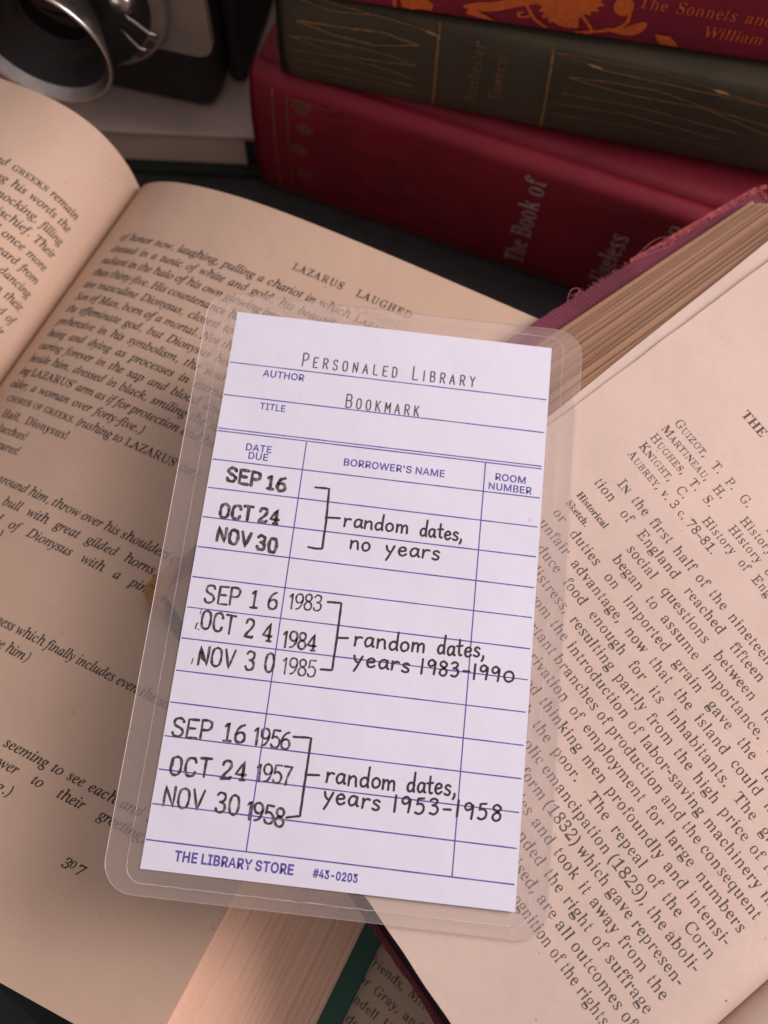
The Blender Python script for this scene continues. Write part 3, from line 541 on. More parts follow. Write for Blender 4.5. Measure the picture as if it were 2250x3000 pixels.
bs2@0l/#0X/%0B/+0+/40#/6/x/7/k/2/b/$/R/$/R0=/d0=/l/~/w/h0+/U0D/C0a/=0w/@1-/I17/V1:/i110(0q0=0?0V0)0c/s0p/e0~/W1;/S1V/V1r/`2./p2C0*2R0C2]0b2`0n2_0{2]1/2X1A2T1H2R1L2Q1O2Q1Y2T1a2`1o2`1o1X1_1X1V1o1K2%1>251(2C0j2H0V2F0H2>0@220=1~0?1o0G1c0T1X0g1N19171N1,1`0z1l0l1x0S1|031y/p1o/U1_/@1H/01//&
rt1_0P/$07/&0-/-01/803/H/x/]/t/v0227/|27/|2L/r2e0#2|00370=3K0J3^0U3o0e3o0J2V1C2V0l270E270P0%0Q/o0T/b0c/Y0}/V17/`1H/z1X/q0u/F0s/-
bt1_0P/$07/&0#/-/q/8/g/H/a/]/_/v/_27/B27/B2L/]2e/s2|0,370=3K0J3^0U3o0e3o0e2V1J2V1J270e270e0%0g/o0j/b0r/Y0}/V17/`1H/z1X/q1@/F0z/-
ru3=0W/#0;/&05/00;/?/~/T/r/p/q05/q1s/p2,/m2:/W2C/[2F/92V0c2V0N/y0Q/i0V/]0n/T1+/R1Y/Y1s/q1s1s1r2-1o2;1T2C1[2F172V2e2V2P/u2K/b2T/U2o/O2g/L2g/;2b/825/11_/#1f/V1&/A1&/10u/&
rv2R0c/#/k1s/c2+/_29/K2B/X2E/+2V0y2V0H2F0q2F0B2B0>240?200@2,130N1g1x1k2(1l201f2A1[2F1E2V2Q2V2;2G2=2A26272-2(2#1n0u/#
rw3z0N/#/T2)/P24/N2</?2B/L2E.~2V0_2V052E0S2D042A0.2<0/24012/022*041~071x0|0S1a1f1W2*1T281R2@182E1N2G0}2V2d2V2:2E282@22242321242-252)262%2q0b3D1{3H2*3I233G2;3C2A392D3;2G3*2V4)2V3s2G3u2D3p2<3i213c1}2P/#2A/#1Y1?0a/#
rx2`/M/./K/=/K/E/Z/S/m/g0h0]/q2&/^2=/b2E/22V0~2V0M2F0N2C0F280J200R2#111H1Z1|1c2,1e271g2>1c2B1S2E1[2F1C2V2W2V2=2H2@2A21231y1y1(122+/R2//J24/C2I/?20/=20/.1D/.0p/>0}/?1</A1N/F1M/L1H/Y1>/j0_0F05/l0,/]0)/P0&/B0F/=0J/=0//.
ry2L/c-V/L-Y/J-f/J-x/5.4/6.E/9.S/@.^/R.a/b._/l.W/m.K/l.</l.9/k.7/k.4/k.1/n.(0*.$07.,0F.>0N.L0U.]0[.o0a/)/h1v/c2(/_23/[2;/W2?/?2D/Z2E/)2V0w2V0F2E0g2D0I2A0<2<0=230>2/0@2+0B2%0D1|130K1a1l1e1v1g2#1h2+1i221g2<1c2A1U2D1Y2E1E2V2L2V272E2;2B25292,2)1~1m0w.q0l.S0a.;0U.(0,-n0,-`/{-X
rz2E/;/./;/<1:2?0T2?022;/w20/l1}/b1k/Z1R/H1R/N2V232V232C09/G0m/G1//I1I/O1Z/Z1h/j1t0#2#0?1x0?2,/.
ia2w/`.y/E.~/0/3.~/M.z/o.}0:/+0a/91-/M1R/f1t0)280I2P0j2`112e1M2a1a2Q1b2J1f2^2O2^1j0,1c/l1a/[1a/Z1c/Y1k/^1z/k290/2O/x2%/D1_/(1=.x0}/(0u/D0x/Z1#/{11091%/y0i/X0Q/?09/-/{.} 0&/W03/Z0C/e0T/u0f000r0@0}0R1,0f160y1>121D1E1K1c1M1{1F2;122C0|2@0i260V2#0D1g041I0$1&/x0g/q0L/m04/l/y/r/`
ib2u0%.y/g.{/O/#/</-/(/=.|/Q.}/Z/#/c0#3]0&3g0(3p0)3v0)3{0&4%0$4)/z4*/l4+/V4+/_4G/y4I004L0@4O0M4S0c4Y0q4[0~4X1$4L0C2*0X2E1$2^1O2e1l2b2*2W2>2G2N212W1r2Z1T2W182Q0w2G0Z290?2(0%1o/j1W/T1>/B0~/30b/&0D.{ 03/@0J/C0a/L0x/]11/r1D001S0N1`0o1g111i1M1f1j1Z1~1I2/14230}200k2(0X1s0H1^0:1A0.0y/m/p/j/`/i/V/q/F
ic2J07.y/s.}/X/-/B/@/2/Y/(/x/$0A/&0X/+0p/31,/=1B/I1X/X1m/j2$/|26062E0V2V0y2b1B2e1a2a1y2T2.2B232+201s2(1d1u1Y1d1V1G1`1>1y1?2&1A2/1E261J2<1L2>1M2@1N2B1N2@1L2A1?2C1*2@0p270[2)0H1p081W0*1;/z0x/t0[/r0?/t0)/y/q0&/b08/R0N/M0o/S15/g1_011t/u1R/R16/<0t/+0U.|
id3)/l.y/K/#/2/6/%/H.z/_.x/x.z04/#0M/,0g/71%/D1?/S1X/f1p/y2*022=0J2N0d2[0}2c1:2e1`2_1i2U2)3i2*3m2+3r2+3w2+3z2*4$2(4(1|4*1n4+1Y4+1a4G2%4J2=4N2O4S2e4Y2t4[3#4W3&4M3%4H3%4D3$4@3#4>1s/~1o/j1m/b1m/]1o/V1t/U2#/Y25/i2Q002i/x2O/X2=/C2,/31n.~1R.y13/(1)/H1+/`11/}1<0413/u0v/V0_/=0F/,0,.| 0//R0=/U0N/a0a/r0t0.1$0@1/0R1:0g1C0{1J141Q1H1X1e1Z1~1X221R2<1K2B1@2D1-2A0s270_2%0I1j071L0&1)/t0`/m0>/j/}/l/j/s/]/}/T
ie2?0-.z/k.~/Q/-/=/=/./T/$/q.}07.~0M/(0f/00}/:19/G1P/V1g/h1{/{22042B0U2U0w2b1=2e1Z2b1r2V2$2C2*2*2#1g1m1J1O11180~0y0s0Z0i080a/s0[/r0T/p0I/p0?/o07/v/l0-/W0K/P0j/U1//h1W001m/w1Q/W1:/C0}/30d/(0I.| /{0~0;1(0]150x1G1/1[1:1s1>2/1:2=1-2B0w2>0c220T2$0G1p0:1]0.1F0#1/
if1A.X-A.D-D.3-N.(-].#-o.,.0.E.:.].2.e-x.d-o.b-i.`-e.`-e.`-e._-e.l-j.x-{.}../(.@/..V/4.r/m23/*23/42X/t2X/{2w0,3I0>3o0U420p4I124V1R4[1m4W2(4K27492<3}213`1n3V1T3`1L3y1M3~1M4&1N4+1P4/1Q421Q431Q451P461L481I4915411#3r0q3C0c2X1V2X1P230Z230A0i05030*/_/z/3/n.i/c.I/V.//=-c.z-I
ig2>/n-A/K-C/--K.o-X.]-k.P.$.L.>.W.f.w///C/F/5/O/,/h/1/x/>0-/]0L/H0[/60w/01</21T/91k/D2#/S27/f2G/{2T082_0Q2e0m2g1-2d1K2[1e2R1r2P2I2P2I1}1x1}1z1x1{1g1y1N1r181g0~1W0l1E0[110N0u0E0]0?0B0=030>0)0?/x04/t0+/w0$0+/w0G/m0h/b1)/U1A/G1S/61^.{1b.b1`.I1W.41L-{1;-j1(-[0k-P0P-G03-B 0D0^0U0b0f0m0u1#1%1;1,1M101a111t1.2-1%2;0v2C0h2F0W2B0F27062$0*1i/|1M/z10/~0q0/0c /z-g0T-n0s.)0}.L0z.X0r.d0e.o0T.x0B/$0//,/s/4/e/7/F.|/3.c/-.H/5.&/N-n
ih3X2P.z24/#1y/41k/L1f/k1g/}1i081m0Q1s0n2(1Y2,1m2/1}2120212;2+2S1u2[1_2V1F2F1.2+0r1e0b1C0W1#02/%/=/%0<3h0A4#0B4-094?/u4F/g4F/p4s1G4s1+3G1$3+0y2k0r2N0n2;0g2;0{2Y192t1S3-1p38223<2_332z2r3(2D3&263#2$2|1k2w1R2e0^2a0I2_082]0&2]/t2a/`2m/Z2~/^3?/m3S/L30/12n/#
ii1+0N3G0>3K013T0&3b0#3s0&4(01460>4@0N4C0`4@0m460w4(0z3s0w3b0n3S0`3J /O.y/0/)/%/J/&/W/*/f/20,/^1n/a1z/b2$/c2&/a2//]23/Q26/628/<2R/o2Y0$2[022_0E2d0P2f0]2a0`2U0`2Q0_2M0^2I0]2F/v/{/r/l/q/c/s/Y/w/W0&/[09/l0U040k/y0@/E/u/(
ij1(0P3G0@3K033T0)3b0%3s0)4(03460@4@0P4C0b4@0p460y4(0|3s0y3b0p3S0b3J .V-A.@-D./-O-~-a-z-u.&.4.?.=.W.5._-y._-r._-m.^-i.^-f.^-e.^-e.g-m.v.3.{.D/%.X/,.q/2/1/8/P/?/t/d1u/e1x/e1|/e2#/e2&/d20/a23/W26/728/=2S/W2V/k2Y/z2[0,2_0?2d0K2f0X2`0Z2Q0$/f/y/C/p/#/h.c/^.I/T.3/J-z/4-Z.u-G
ik2t1T.y1?/#1//21%/A0x/S0n/k0I0i0)0P/^/%.q/%033g053q063y054%024(0*4*/v4+/b4+/k4G0,4K0@4N0P4Q0_4U0i4W0r4Y0y4[1#4[1/4W114L104B1.4;021%181q1Q2,1V271S2;142@1@2Z2}2Z2u2=2m2=2U2:2:2-1u1t1(181X/{1_/n1f/c1m/]1s/Z1~/_23/l2L0/2b/t2M/V2</B2*/31l/#
il1&/N.y/=.|///*/&/7/#/H/$/U/)/g/4090.3e013o013w004%0,4*/}4-/a4//d4J0;4P0K4S0Y4U0n4Y0y4[1)4X1.4N1,4D1*4;/u0%/p/l/o/a/q/Z/s/Y/}/^02/l0N020e/x0L/X09/D0%/4/f/#
im583`.y3@/*36/L38/e3>0#3g1V3l1l3m1y3j2&3b2*3R2&3>1v301j2{1Y2l1G2]112M0t2>0Y240E2+0/1}/t1u/]1n/D1e/%0z/%1^1G1f1f1h1{1e2(1^2*1R2(1C1{101m0v1Z0h1K0Y1;0L1(0>0l020Q0*0?/}0,/v/r/]/%.r/%/X1P/^1b/a1p/c1{/d2&/b2./^22/Q25/528/;2S/`2V/x2Y002^0;2a0D2c0J2e0P2e0[2a0`2U0_2P0^2M0]2I0[2F071;0P1c0v201?2L1b2_2(2e2L2X2X262U1y2O1Y2D1B2Z1h2~223E2M3g2_4-2e4Q2X4^244]2(4Z1v4W1h4S1V4(/n4%/g4$/c4$/a4&/[4*/Y41/[4;/e4A/k4H/t4P/~4_084t/{4N/F4+/)
in321Y.x1G.{1:/)11/71//J12/a1;0,1J0c1Y1?1c1e1e1x1b2(1Z2*1P2(1A1|111o0z1^0h1I0U130E0v080_0.0J0#01/u/p/k/O/_/%.r/%/[1Y/c1r/e2%/c2-/`21/V24/E25/625/;2P/Z2T/q2W0(2Z062^0J2c0Y2f0a2_0c2W0b2R091;0L1[0m2#112?1N2S1j2`2(2d2K2X2V272V2(2T1u2Q1f2M1V2%0*1z/m1y/e1x/a1z/Z1~/X2-/^2=/o2V0:2n0)2H/I2#/(
io3$0=.y/x.|/Z/,/B/>/0/V/$/t.}0:/#0U/*0p/410/B1I/S1b/g1x/|21082B0P2Q0k2]1*2c1D2e1f2b2)2V2A2D2S2,2_1j2c1H2a112[0t2S0[2G0D2:0-2*/s1s/`1`/M1J/>1)/,0a.| 0E/B0^/F0v/T1*/c19/u1F0-1R0C1^0Z1f0s1l101p1F1q1]1l2&1[2<1?2C1,2@0s260_2%0J1k091N0)1./x0g/q0F/o0&/r/f/|/Q00/F
ip2u-x-E.$-a.D-e.R-l.[-x.d.4/^1h/a1v/b1}/c2%/a2./_21/T24/426/;2Q/X2T/l2W/}2Z0/2^0C2c0P2e0Z2b0_2X0_2O0]2I0M2)0e2E122^1]2e1w2b222Y2D2J2Q262Y1x2]1]2Z1@2T0~2J0b2<0F2,0,1u/o1`/W1H/D1//40p/(0T.|09.z/u.}/f/(/`.j/Y.L/S.5/N-y/M-r/O-k/U-f/c-c0+-a/~-E 09/@0R/D0k/R0{/a1//r1=0+1J0@1U0W1_0q1e1.1i1F1k1^1h1u1`2*1R231A261.230v2)0c1r0P1Y0B1<070u/y/m/x/g/w/a/v/Z/v/W/}/F
iq2t/v-D/|-a0<-b0I-e0R-j0X-p0_-}0f.81>0-15/q0w/T0]/=0B/-0&.~/h.{/H/%/0/9/#/L.y/c.w/~.y0<.~0W/,0r/810/F1I/V1b/j1x/}20072A0W2T0x2a1=2e1]2`1t2P1w2F1|2^2f2^1T.?1P.11M.$1L-x1L-s1M-j1R-f1]-c1q-a2$-a1}-D 0./T0>/V0O/`0c/n0v0(100D1D0j1T141_1U1b1s1`2*1X281N2?1@2B1,2>0q220b2%0R1r0E1a081M0-19/~1#/s0`/m0B/k0%/m/m/t/_/}/V
ir1Z.r/%/T1M/[1l/_1~/]2,/Y20/N22/225/62P/S2U/i2X/z2[0,2_0@2d0K2f0X2a0X2S041>0D1d0a200y2L142_1I2f1Y2c1f2Y1n2K1p2;1m2&1c1r1T1g1B1c151f1)1m0{1x0{1v0e1[0G1-0.0R/s/q/^/%
is1s/}.y/b.{/L/%/>/+/4/,///+/*.}.j.}.{0G/90E/=/}/C/g/L/V/_/F/v/@0./D0</N0F/_0I/s0E0.060G0+0T/|0c/r0q/g1#/]14/U1E/O1W/N1i/P2$/Y2:/i2L/{2Z062c0O2e0i2d0}2^112X1;2V1A2X1F2c1`2c1P1H171H1+1}0s2;0V2C0J2@0@2:0920072$0<1k0N1O0X1B0d140n1&0w0t1%0c1.0P140?150-12/l1&/R0q/=0Z/,0@.|
it15/O.y/0/(/&/G/&/R/(/[/+/f/-/o/f23/823/=2O/i2`023#0X3V0w3V0]2X1;2X12230R23/y/{/t/h/s/]/t/V/w/V0#/Y04/i0P000f/s0=/B/t/&
iu32/].y/G.|/7/-/-/>/*/S/+/c/./u/300/90J/Y1a/[1j/]1s/^1|/_2)/]20/Y24/O26/228/72S/i2Y/z2]0,2`0A2d0K2e0V2c0]2Z0[2T0[2O0Z2J0Y2E/}0=/x0*/u/w/s/l/r/f/v/Z0#/W04/[0K/l0]/|0n041#0K160g1F1)1U1H1d1k1o231z2^2e2^2&0.1|/n1z/_1{/X2#/W2//[2@/l2Z042p/z2I/E2$/(1X.y19/(1//H11/c190&1N0^1H0J150.0}/p0k/Z0X/H0</1/z.~
iv2I/e.y/X1#/W1;/U1O/S1a/O1t/K2$/?22/,26.y26/#2R/:2V/I2X/V2[/a2_/j2b/s2d/y2d0&2e052Q0=2#0B170H/z0O0(0b0;0r0N1%0a140s1@1(1T1F1`1]1c1j1b1m1[1s1S1|1K2*1E241C2@1E2O1N2[1[2d1l2f1|2c2.2W262G2923241p2%1M1i1%1H0U0z0#/~.y
iw4*/W.y/R1(/Q1I/O1d/L1w/H2(/=24/-29.}29/$2S/<2W/K2Z/W2]/b2`/k2c/s2e/z2f0)2f042O0:1x0=1$0;0@1e2f1|2f290,2^0Y2r0s3&1.341A3?1Y3C1k3A1o381y3-2-3)2?3+2N332Z3?2c3N2e3_2b3k2U3s2E3v213r1s3h1V3V153?0m2|0D1o.y1Y.y1C1F/p.y
ix270p.y0[.|0L/,0A/B08/h0.0;/d/`/N/E/;/1/%/#.i.{.Y.}.M/*.E/6.B/E.E/S.L/`.W/h.f/j.q/i.z/e/&/a/,/`/6/e/E/u0$0k/l1n/g2#/a2./W23/J25/B25/:25/324.}21/%2O/E2S/Y2W/l2^/w2a0$2c0-2e062e0D2^0L2K0[1Z0c1g0s1}1$24152H1?2S1H2[1S2a1^2c1j2d2,2[262A24222,2&1|1{1o1x1c1z1X1~1T2$1R2%1P2%1N2%1J2$1D1|1<1r1&1U0e1-0y0-1#/r1%/i1(/c1./[12/Y1=/^1M/n1i071}/{1U/F14/(
iy2..^-A.L-C.>-J.6-V.3-f.5-t.=.#.I.,.X...d.,.n.(.w.#/#-~/2.+/J.H/v/)/R1(/N1>/J1P/G1`/C1l/<1~/32./(25.h29.l2R/&2U/52W/A2Z/L2^/_2c/p2f/{2Z0(2E002#051i0:1M0@1.0G0e0O0<0R/z0[000m0K0{0c101#1;181B1F1G1R1J1]1K1c1H1o1>1y191|122&1,211*2@1-2N152Z1A2b1P2e1c2a1q2V1y2E1|211w1j1i1B1Q0p1H0^1<0K10060~/{0p/e0a/M0P/50A.y01.c/|.L/l.8/[.$/K-o/<-`/--R.r-E
iz2*0d.y0U.z0E.|02/#/x/*/^/0/I/4/;/5/*/2.r/%.n/#.k.}.f.|.Z/$.U/1.Y/;.c/F1&1w1#1u0j1t0Q1v0<1{0+2$/v2&/i2$/`1|/W1s/J1_/31k/B27/P2O/c2_/x2d0,2c0<2b0N2_0c2Y0w2U1,2R182P1A2P1Q2R1_2Y1k2a1u2e2%2a2)2U2)2P2&2K2#2F1{2B/X/i/[/l/p/m00/l0I/f0_/b0r/`1)/d18/q1H051a0)1V/f1O/Q1G/A1;/01,/$0w.{
iA4;.*/%.//B.Q/G.k/U/(/l/2/x/B0//X0I/t0i09153%4O3@4O3//i31/V39/L3H/F3k/B3g/%1M/%1S/C1`/C1x/F2*/N22/_25/~280k0Z0k0S0i0M0e/v0)/d/l/Y/Z/V/Q/W/K/]/G/i/D0-/B0$/% 0t182:192C3#
iB3~.]/%.e/C.n/C/,/F/</O/G/_/Q/z0J3I0N3]0P3j0M3u0G3{0;4$/v4(/}4E1{4E2Y4A3,443M3z3c3Z3i333e2m3U2O3<262v1~2[1u2{1e3=1=3F0f3C0G3:0,3+/n2r/X2W/F2:/81s/.1N/(1$/% 1;2+1g2.2/272J2F2^2Z2i2t2m362d3[2J3q1y3y1h3x1[3w1V3t1R3q1O3j1J3_1F3N1>31172r1/2Q1%2.1%2-1&2,1-2+ 0n/K1>/O1a/Z1|/m250*2A0H2E0m2B1+2:1>2-1L1v1V1]1^1<1`1*1`0z1_0v1[0r1U0I/v0F/g0E/`0E/[0G/S0L/O0X/L
iC4C1T.w1..z0f/%0E/40)/F/l/^/X/y/K0>/B0b/@1-/B1N/I1q/U27/e2W/x2v04380M3R0i3k1+4#1Z4<204J2b4O2~4M3C4G3e4=3n4:3u493}4<4-4J4I4J4*2e3g2e3i2s3i2x3i3&3f3C3^3Y3P3l3?3y3)4%2i4)2N4%243z1u3n1[3^1D3J1.330v2s0f2U0W260M1p0G1L0E1)0I0W0T030g/p1$/Z1C/M1h/I2./L2N/V2o/g32/~3U0F3n003K/e3-/J2h/62E/&1|.z
iD4h.Z/%.c/C.l/C/+/F/;/N/F/^/P/z0J3I0N3]0P3j0M3u0G3{0:4$/u4(/~4E2&4E2R4B2{4:3D4-3d3u3~3^483A4G2|4P2W4S204P1f4I1B4<0z4+0Y3p0;3U/{36/c2p/M2I/<1|/01O/(0|/% 1#/L1G/O1h/V2*/b2D/r2]0*2q0@3&0Z350v3A193I1X3M1z3O2?3K2m3?373,3S2l3i2I3u1y3z1g3y1[3v1T3r1N3j1I3[1B3G0M0+0G/n0E/a0G/W0P/R0W/P0b/N0p/M
iE42.]/%.e/C.m/C/+/F/;/N/F/^/P/{0J3I0N3]0P3j0M3u0G3{0:4$/v4(/}4E4.4E3r3*3W3*3W343U3O3P3a3H3l383s3)3v2o3x2U3y1w3y1f3x1Z3v1T3s1O3m1K3b1F3P1#2,1Q2,1p2.2,222<2:2M2L2]2o2y2o2E0n2*0n2,1)2-152,1G2(1R1~1X1v1]1f1_1O1`0u1`0L0$0G/k0E/c0E/_0G/V0L/R0X/O0n/N1A/N1`/O1{/R27/X2L/a2`/k2p/x3$0.340A3D0]3b0]3+/%
iF3]._/%.h/C.q/C/(/E/5/H/>/M/E/V/M/f/S/z0M3I0R3]0S3j0Q3u0J3{0=4$/y4(0%4E3v4E3^2|3?2|3A3,3B3/3B353@3M3:3_323j3$3r2m3w2S3x1y3x1d3w1Y3s1T3n1P3g1E391*2*1E2*1d2+1{2/21272>2B2J2R2W2n2u2n2D0i2%0i2)0{2)1(2*102*182&1L1|1U1m1[1N1^0z1^0P/r0O/m0M/f0L/_0L/[0O/O0U/I0e/E1,/A1)/%
iG5/1p.w1D.z0w/&0R/403/G/s/_/^/{/M0?/D0c/A1//C1Q/J1s/V29/f2Y/y2y043:0M3T0i3l1+4$1G441e4@2(4H2G4M2h4O3-4M3K4G3g4>3z474-42474/4=4.4G4/4N434U4:4`4I4y4I4V2`4>2`453/4&3L3n3e3T3v354$2l4)2E4#1|3s1Y3^1;3@0|2x0e2N0T1}0I1Q0F1&0J0S0W0-0m/j1-/S1P/E1z/A24/B2I/G2[/O2q/_2{/r380u3;1(3<1/3=133:1=341B3#1F2X1I2`1f4}1f4v1I4Z1G4L1C4B1<4<12491,460}420r4/0e3n/K3I/93&/,2_.~2:.y
iH4u.]/%.e/C.m/C/#/E/1/H/;/M/C/V/J/e/P/z0J3I0N3]0P3j0M3u0G3{0:4$/v4(/}4E284E214&2(4&1k4#1Z3x1N3h1D3I1(2;1%241$2/1%2-1%2-1+2,142+3+2+342,372-392/3;253Y3I3^3]3_3j3]3u3V3{3I4$3)4(314E5G4E5?4&544&4x4#4i3x4^3h4R3L3Y/}3U/i3S/b3S/]3U/Q3[/J3i/F4./B4&/%1l/%1s/C1|/C23/E2@/H2J/M2R/V2X/e2`/z3*1P3+1T3+1V3+1X3+1Z3*1Z3%1[2x1]1%1]0y1[0u1Z0s1Y0q1S0K/}0F/i0E/b0D/]0F/Q0M/J0Z/F0z/B0s/%
iI1p._/%.h/C.q/C/(/E/5/H/>/M/E/V/M/e/S/z0M3I0R3]0S3j0Q3u0J3{0=4$/y4(0%4E2>4E264&2+4&1o4#1`3x1T3h1J3L0P/}0L/i0J/[0L/Q0R/J0`/F1#/B0x/%
iJ1|/D.w.~.{.d/..R/D.M/`.P/r.Y0$.h0/.y03/.00/;0(/E/v/H/g/G/a/F/[/E/W/D/S/B/M/B/I/D/B/J/@/S/B/Z/L/^/T/b/a/g/n/k/~0a3C0g3^0i3k0f3u0_3{0N4#0)4&034E2P4E2G4(2(4$1t3z1j3l1`3Q0u0X0g0+0U/`0@/B0&/-/e.{
iK42.]/%.e/C.m/C/#/E/1/H/;/M/C/V/J/e/P/z0J3I0N3]0P3j0M3u0G3{0:4$/v4(/}4E274E2/4&2#4&1i4$1Z3z1P3l1F3O0~2&0}2$0}1~0|1|0|1|0|1|0z1}0z1}0|2#2l3N3%3a313p343x3/4#2t4&2f4&2m4E4m4E4c4(4Z4(4I4$453y3{3k3`3V3@3>2v2}1e2%30/y3C/`3T/O3g/F4,/A4$/%1[/%1e/C1o/C2%/D21/G26/L27/S26/Y23/c2-/m2$/z0w1X0u1[0t1[0t1Z0r1W0J/x0F/g0E/^0G/P0N/J0^/E1%/C0z/%
iL4-.g/%.n/C.v/C/5/F/E/N/P/^/Z/z0S3I0V3S0X3]0Y3e0Z3j0W3u0Q3{0D4$0$4(0,4E2B4E284)1v4$1f3x1Y3i1O3L0Y0.0U/y0R/m0P/e0P/b0R/W0V/R0c/O0z/N1N/N1o/O20/Q2G/V2[/^2m/i2}/v310,3?0A3P0a3n0a3</%
iM5a.Y/%.c/C.|/E/./H/8/M/@/V/G/e/N/z0L3I0P3[0R3j0O3u0I3{0<4$/w4(0$4E1U4E2)0Q4X4E634E6*4&5z4&5c4#5S3x5H3h5>3L4E/}4@/i4>/b4>/]4@/Q4F/J4T/F4t/B4m/%2W/%2`/A2x/D3*/G34/N3</Y3D/k3K0)4E3>1Y/%1E/%0q3=0(09/|/t/z/_/|/Q0&/J04/E0T/B0L/%
iN4a2n.v0p3)0&0%0#/t/|/i/{/a/{/Z/}/O0(/I06/F0X/C0P/%.]/%.d/C/)/F/:/N/F/^/P/z0N3Q0O3U0P3X0P3[0P3_0N3k0F3w0:4#0)4&/v4&/}4E154E3%0R3j3E3n3R3p3]3q3f3q3l3o3w3i3|3Z4$384(3?4E554E5,4(4o4%4b3~4V3y4N3p4G3b4@3L3+.v
iO4q1B.w0y.y0W/%09/2/z/B/e/W/R/q/F03/>0S/;0w/=1;/C1Z/M1z/Z2=/j2[/}2x07370N3O0g3f1&3y1C4/1`4<1~4G2A4M2`4O3)4L3J4E3h484%4&4;3m4L3S4Y364a2q4c2N4b254^1v4V1Z4M1@4A1&440i4$0P3o093]/~3H/j34/W2y/G2K//1v.| 1C/@1X/B1n/H2(/R2</`2O/q2b0)2s0?3(0W360r3B133M1O3U1m3[203`2N3a2l3_353V3R3I3i373y2|4&2a4+2J4(233}1x3r1a3b1K3N17371#2x0n2[0_2;0T1}0L1e0F1K0A130>0v0=0^0@090I/v0W/_0j/N1&/D
iP3Y.]/%.e/C.n/C/,/F/;/M/F/]/P/z0J3I0N3[0P3j0M3u0G3{0;4$/v4(/}4E2,4E2a4@3/433N3x3a3W3g3/3e2n3[2T3N2<3;2(3#1r2d1d2D1X1}1R1W1P0u1P0q1O0o1M0G/n0F/e0E/`0E/]0H/P0O/I0`/E1*/C0|/% 1;1u1e1y2*2(2D292V2O2b2l2e322c3J2]3]2Q3j2C3t2.3z1o3|1`3z1V3v1P3m1H3Y0}2$0|1|0|1x0}1w0}1w1)1v
iQ4q2F-X20-Z1r-^1W-c1:-k0z-s0b-x0O-{0@-|0)-y/k-o/H-Z/8-r0U/(0</1/w/E/^/a/J0%/?0L/;0w/=1</C1^/M1}/Z2A/k2_/~2{083:0O3Q0h3h1(3{1B401_4=1|4G2=4M2Y4O2}4L3C4E3a493{4)463o4G3U4T394]2u4_2R4Z1{4L1I460u4$0X3l0>3U0$3</i2|/R2^/@2?/11{/%1Y.{19.y1*.x0}.t0d.b0Z.d0d.d0m.d0v.d10.b1H._1d.X2&.P2K.F2g.?2y.=3=.C3_.U4-.z4C.g3}.A3b.(3F-q3+-d2h-[ 1A/A1c/E2(/S2G/k2e0/3$0W3<1,3H1K3Q1j3X2-3]2K3^2i3Z323R3P3E3g333w2w4%2Z4)2C4&2,3{1q3p1[3a1F3M13360{2x0k2Z0]2;0Q1x0H1Y0B1<0>0y0=0[0@080H/v0V/_0j/N1%/D
iR4/.]/%.e/C.n/C/,/F/</O/G/_/Q/z0J3I0N3]0P3j0M3u0G3{0;4$/v4(/}4E2:4E2g4B31483N4)3e3n3r3R3v323p2g3_2E3B2)2v1o2L1a3-0,37/q3@/`3I/R3W/G3k/C3x/C3o/%2T/%1R1V1H1V181W1*1W0x1X0s1X0N0+0H/l0F/]0I/O0N/I0[/D0p/C1&/C0y/% 1D1}1o2$262/2P2?2d2T2p2n2s312j3Y2M3q1v3z1h3y1^3w1V3t1Q3n1L3c1G3R0}2#1.1~191}
iS370n.x0O.z0./$/f/1/b/2/_/3/Z/3/Y/3/L///A.y/&.y/A0n/[0p/a0@/k/{/z/b02/O0J/D0g/A0}/D16/L1F/Y1S/l1[0$1_0=1]0L1W0]1N0m1B0~18101,1>0x1L0i1]0R1u0@21032E0(2d0#3&0%3?0,3U063k0C3}0T420i4>1$4G1=4M1W4O1i4N1y4M2-4J2;4F2Q4?2W4=2Y4=2e4@2p4M3/4M2r2i2X2i2T382M3T2A3j223x1z4%1c4)1M4&1=3|1/3r1$3d0z3R0x3>0z3,1)2s172_1I2H1h2(1x1r2-1`2C1A2Q0y2U0R2S082L/z2A/d21/N1z/=1d//1K/$10.z
iT3k/V/%/]/C/h/C/}/E02/I0=/P0F/[0O/o0W001W3j1X3o1X3r1W3v1M3x1<3x0}3w0g3t0T3o0?3e0/3U/}3?/o2x/P2{/s4E4B4E4*2w3i2w3j3*3j3/3j393f3W3Z3j3O3q3;3v2{3x2`3x2Y3w2W3u2T3r2R3l1Q0/1J/m1H/Y1K/O1R/I1b/E1|/C23/C2+/%
iU4W1B.w0q.{0J/,0*/?/n/Z/_/{/Z0E/[0X/`0q/g110C3K0H3_0I3j0F3v0@3|014$/i4)/p4E254E2/4(1}4(1d4#1R3u1I3j1A3X1:3A0d190Z0p0U0T0S0B0V0*0^/r0k/c0|/V17/O1R/M1j/N2$/S29/[2J/f2Y/s2f0(2r0>2~0`30113`3+3g3J3i3c3g3s3a3|3S4%314)374E5/4E5+4(4v4(4b4$4R3w4F3g4C3^4>3P483>423)3Y0v3M0M3?0+3./h2v/O2`/<2F/-2+/#1f.y
iV3|/w.w0,3Q0*3k0#3x/r4#/Z4&/J4&/P4E1h4E1`4)1T4)1;4%1/3y1&3h1#3H0q0D3@3B3R3Z3^3l3`3u3_3{3Y4#3M4%3/4(354E4}4E4s4(4[4#4J3s4=3f4.3U3x3A06.w
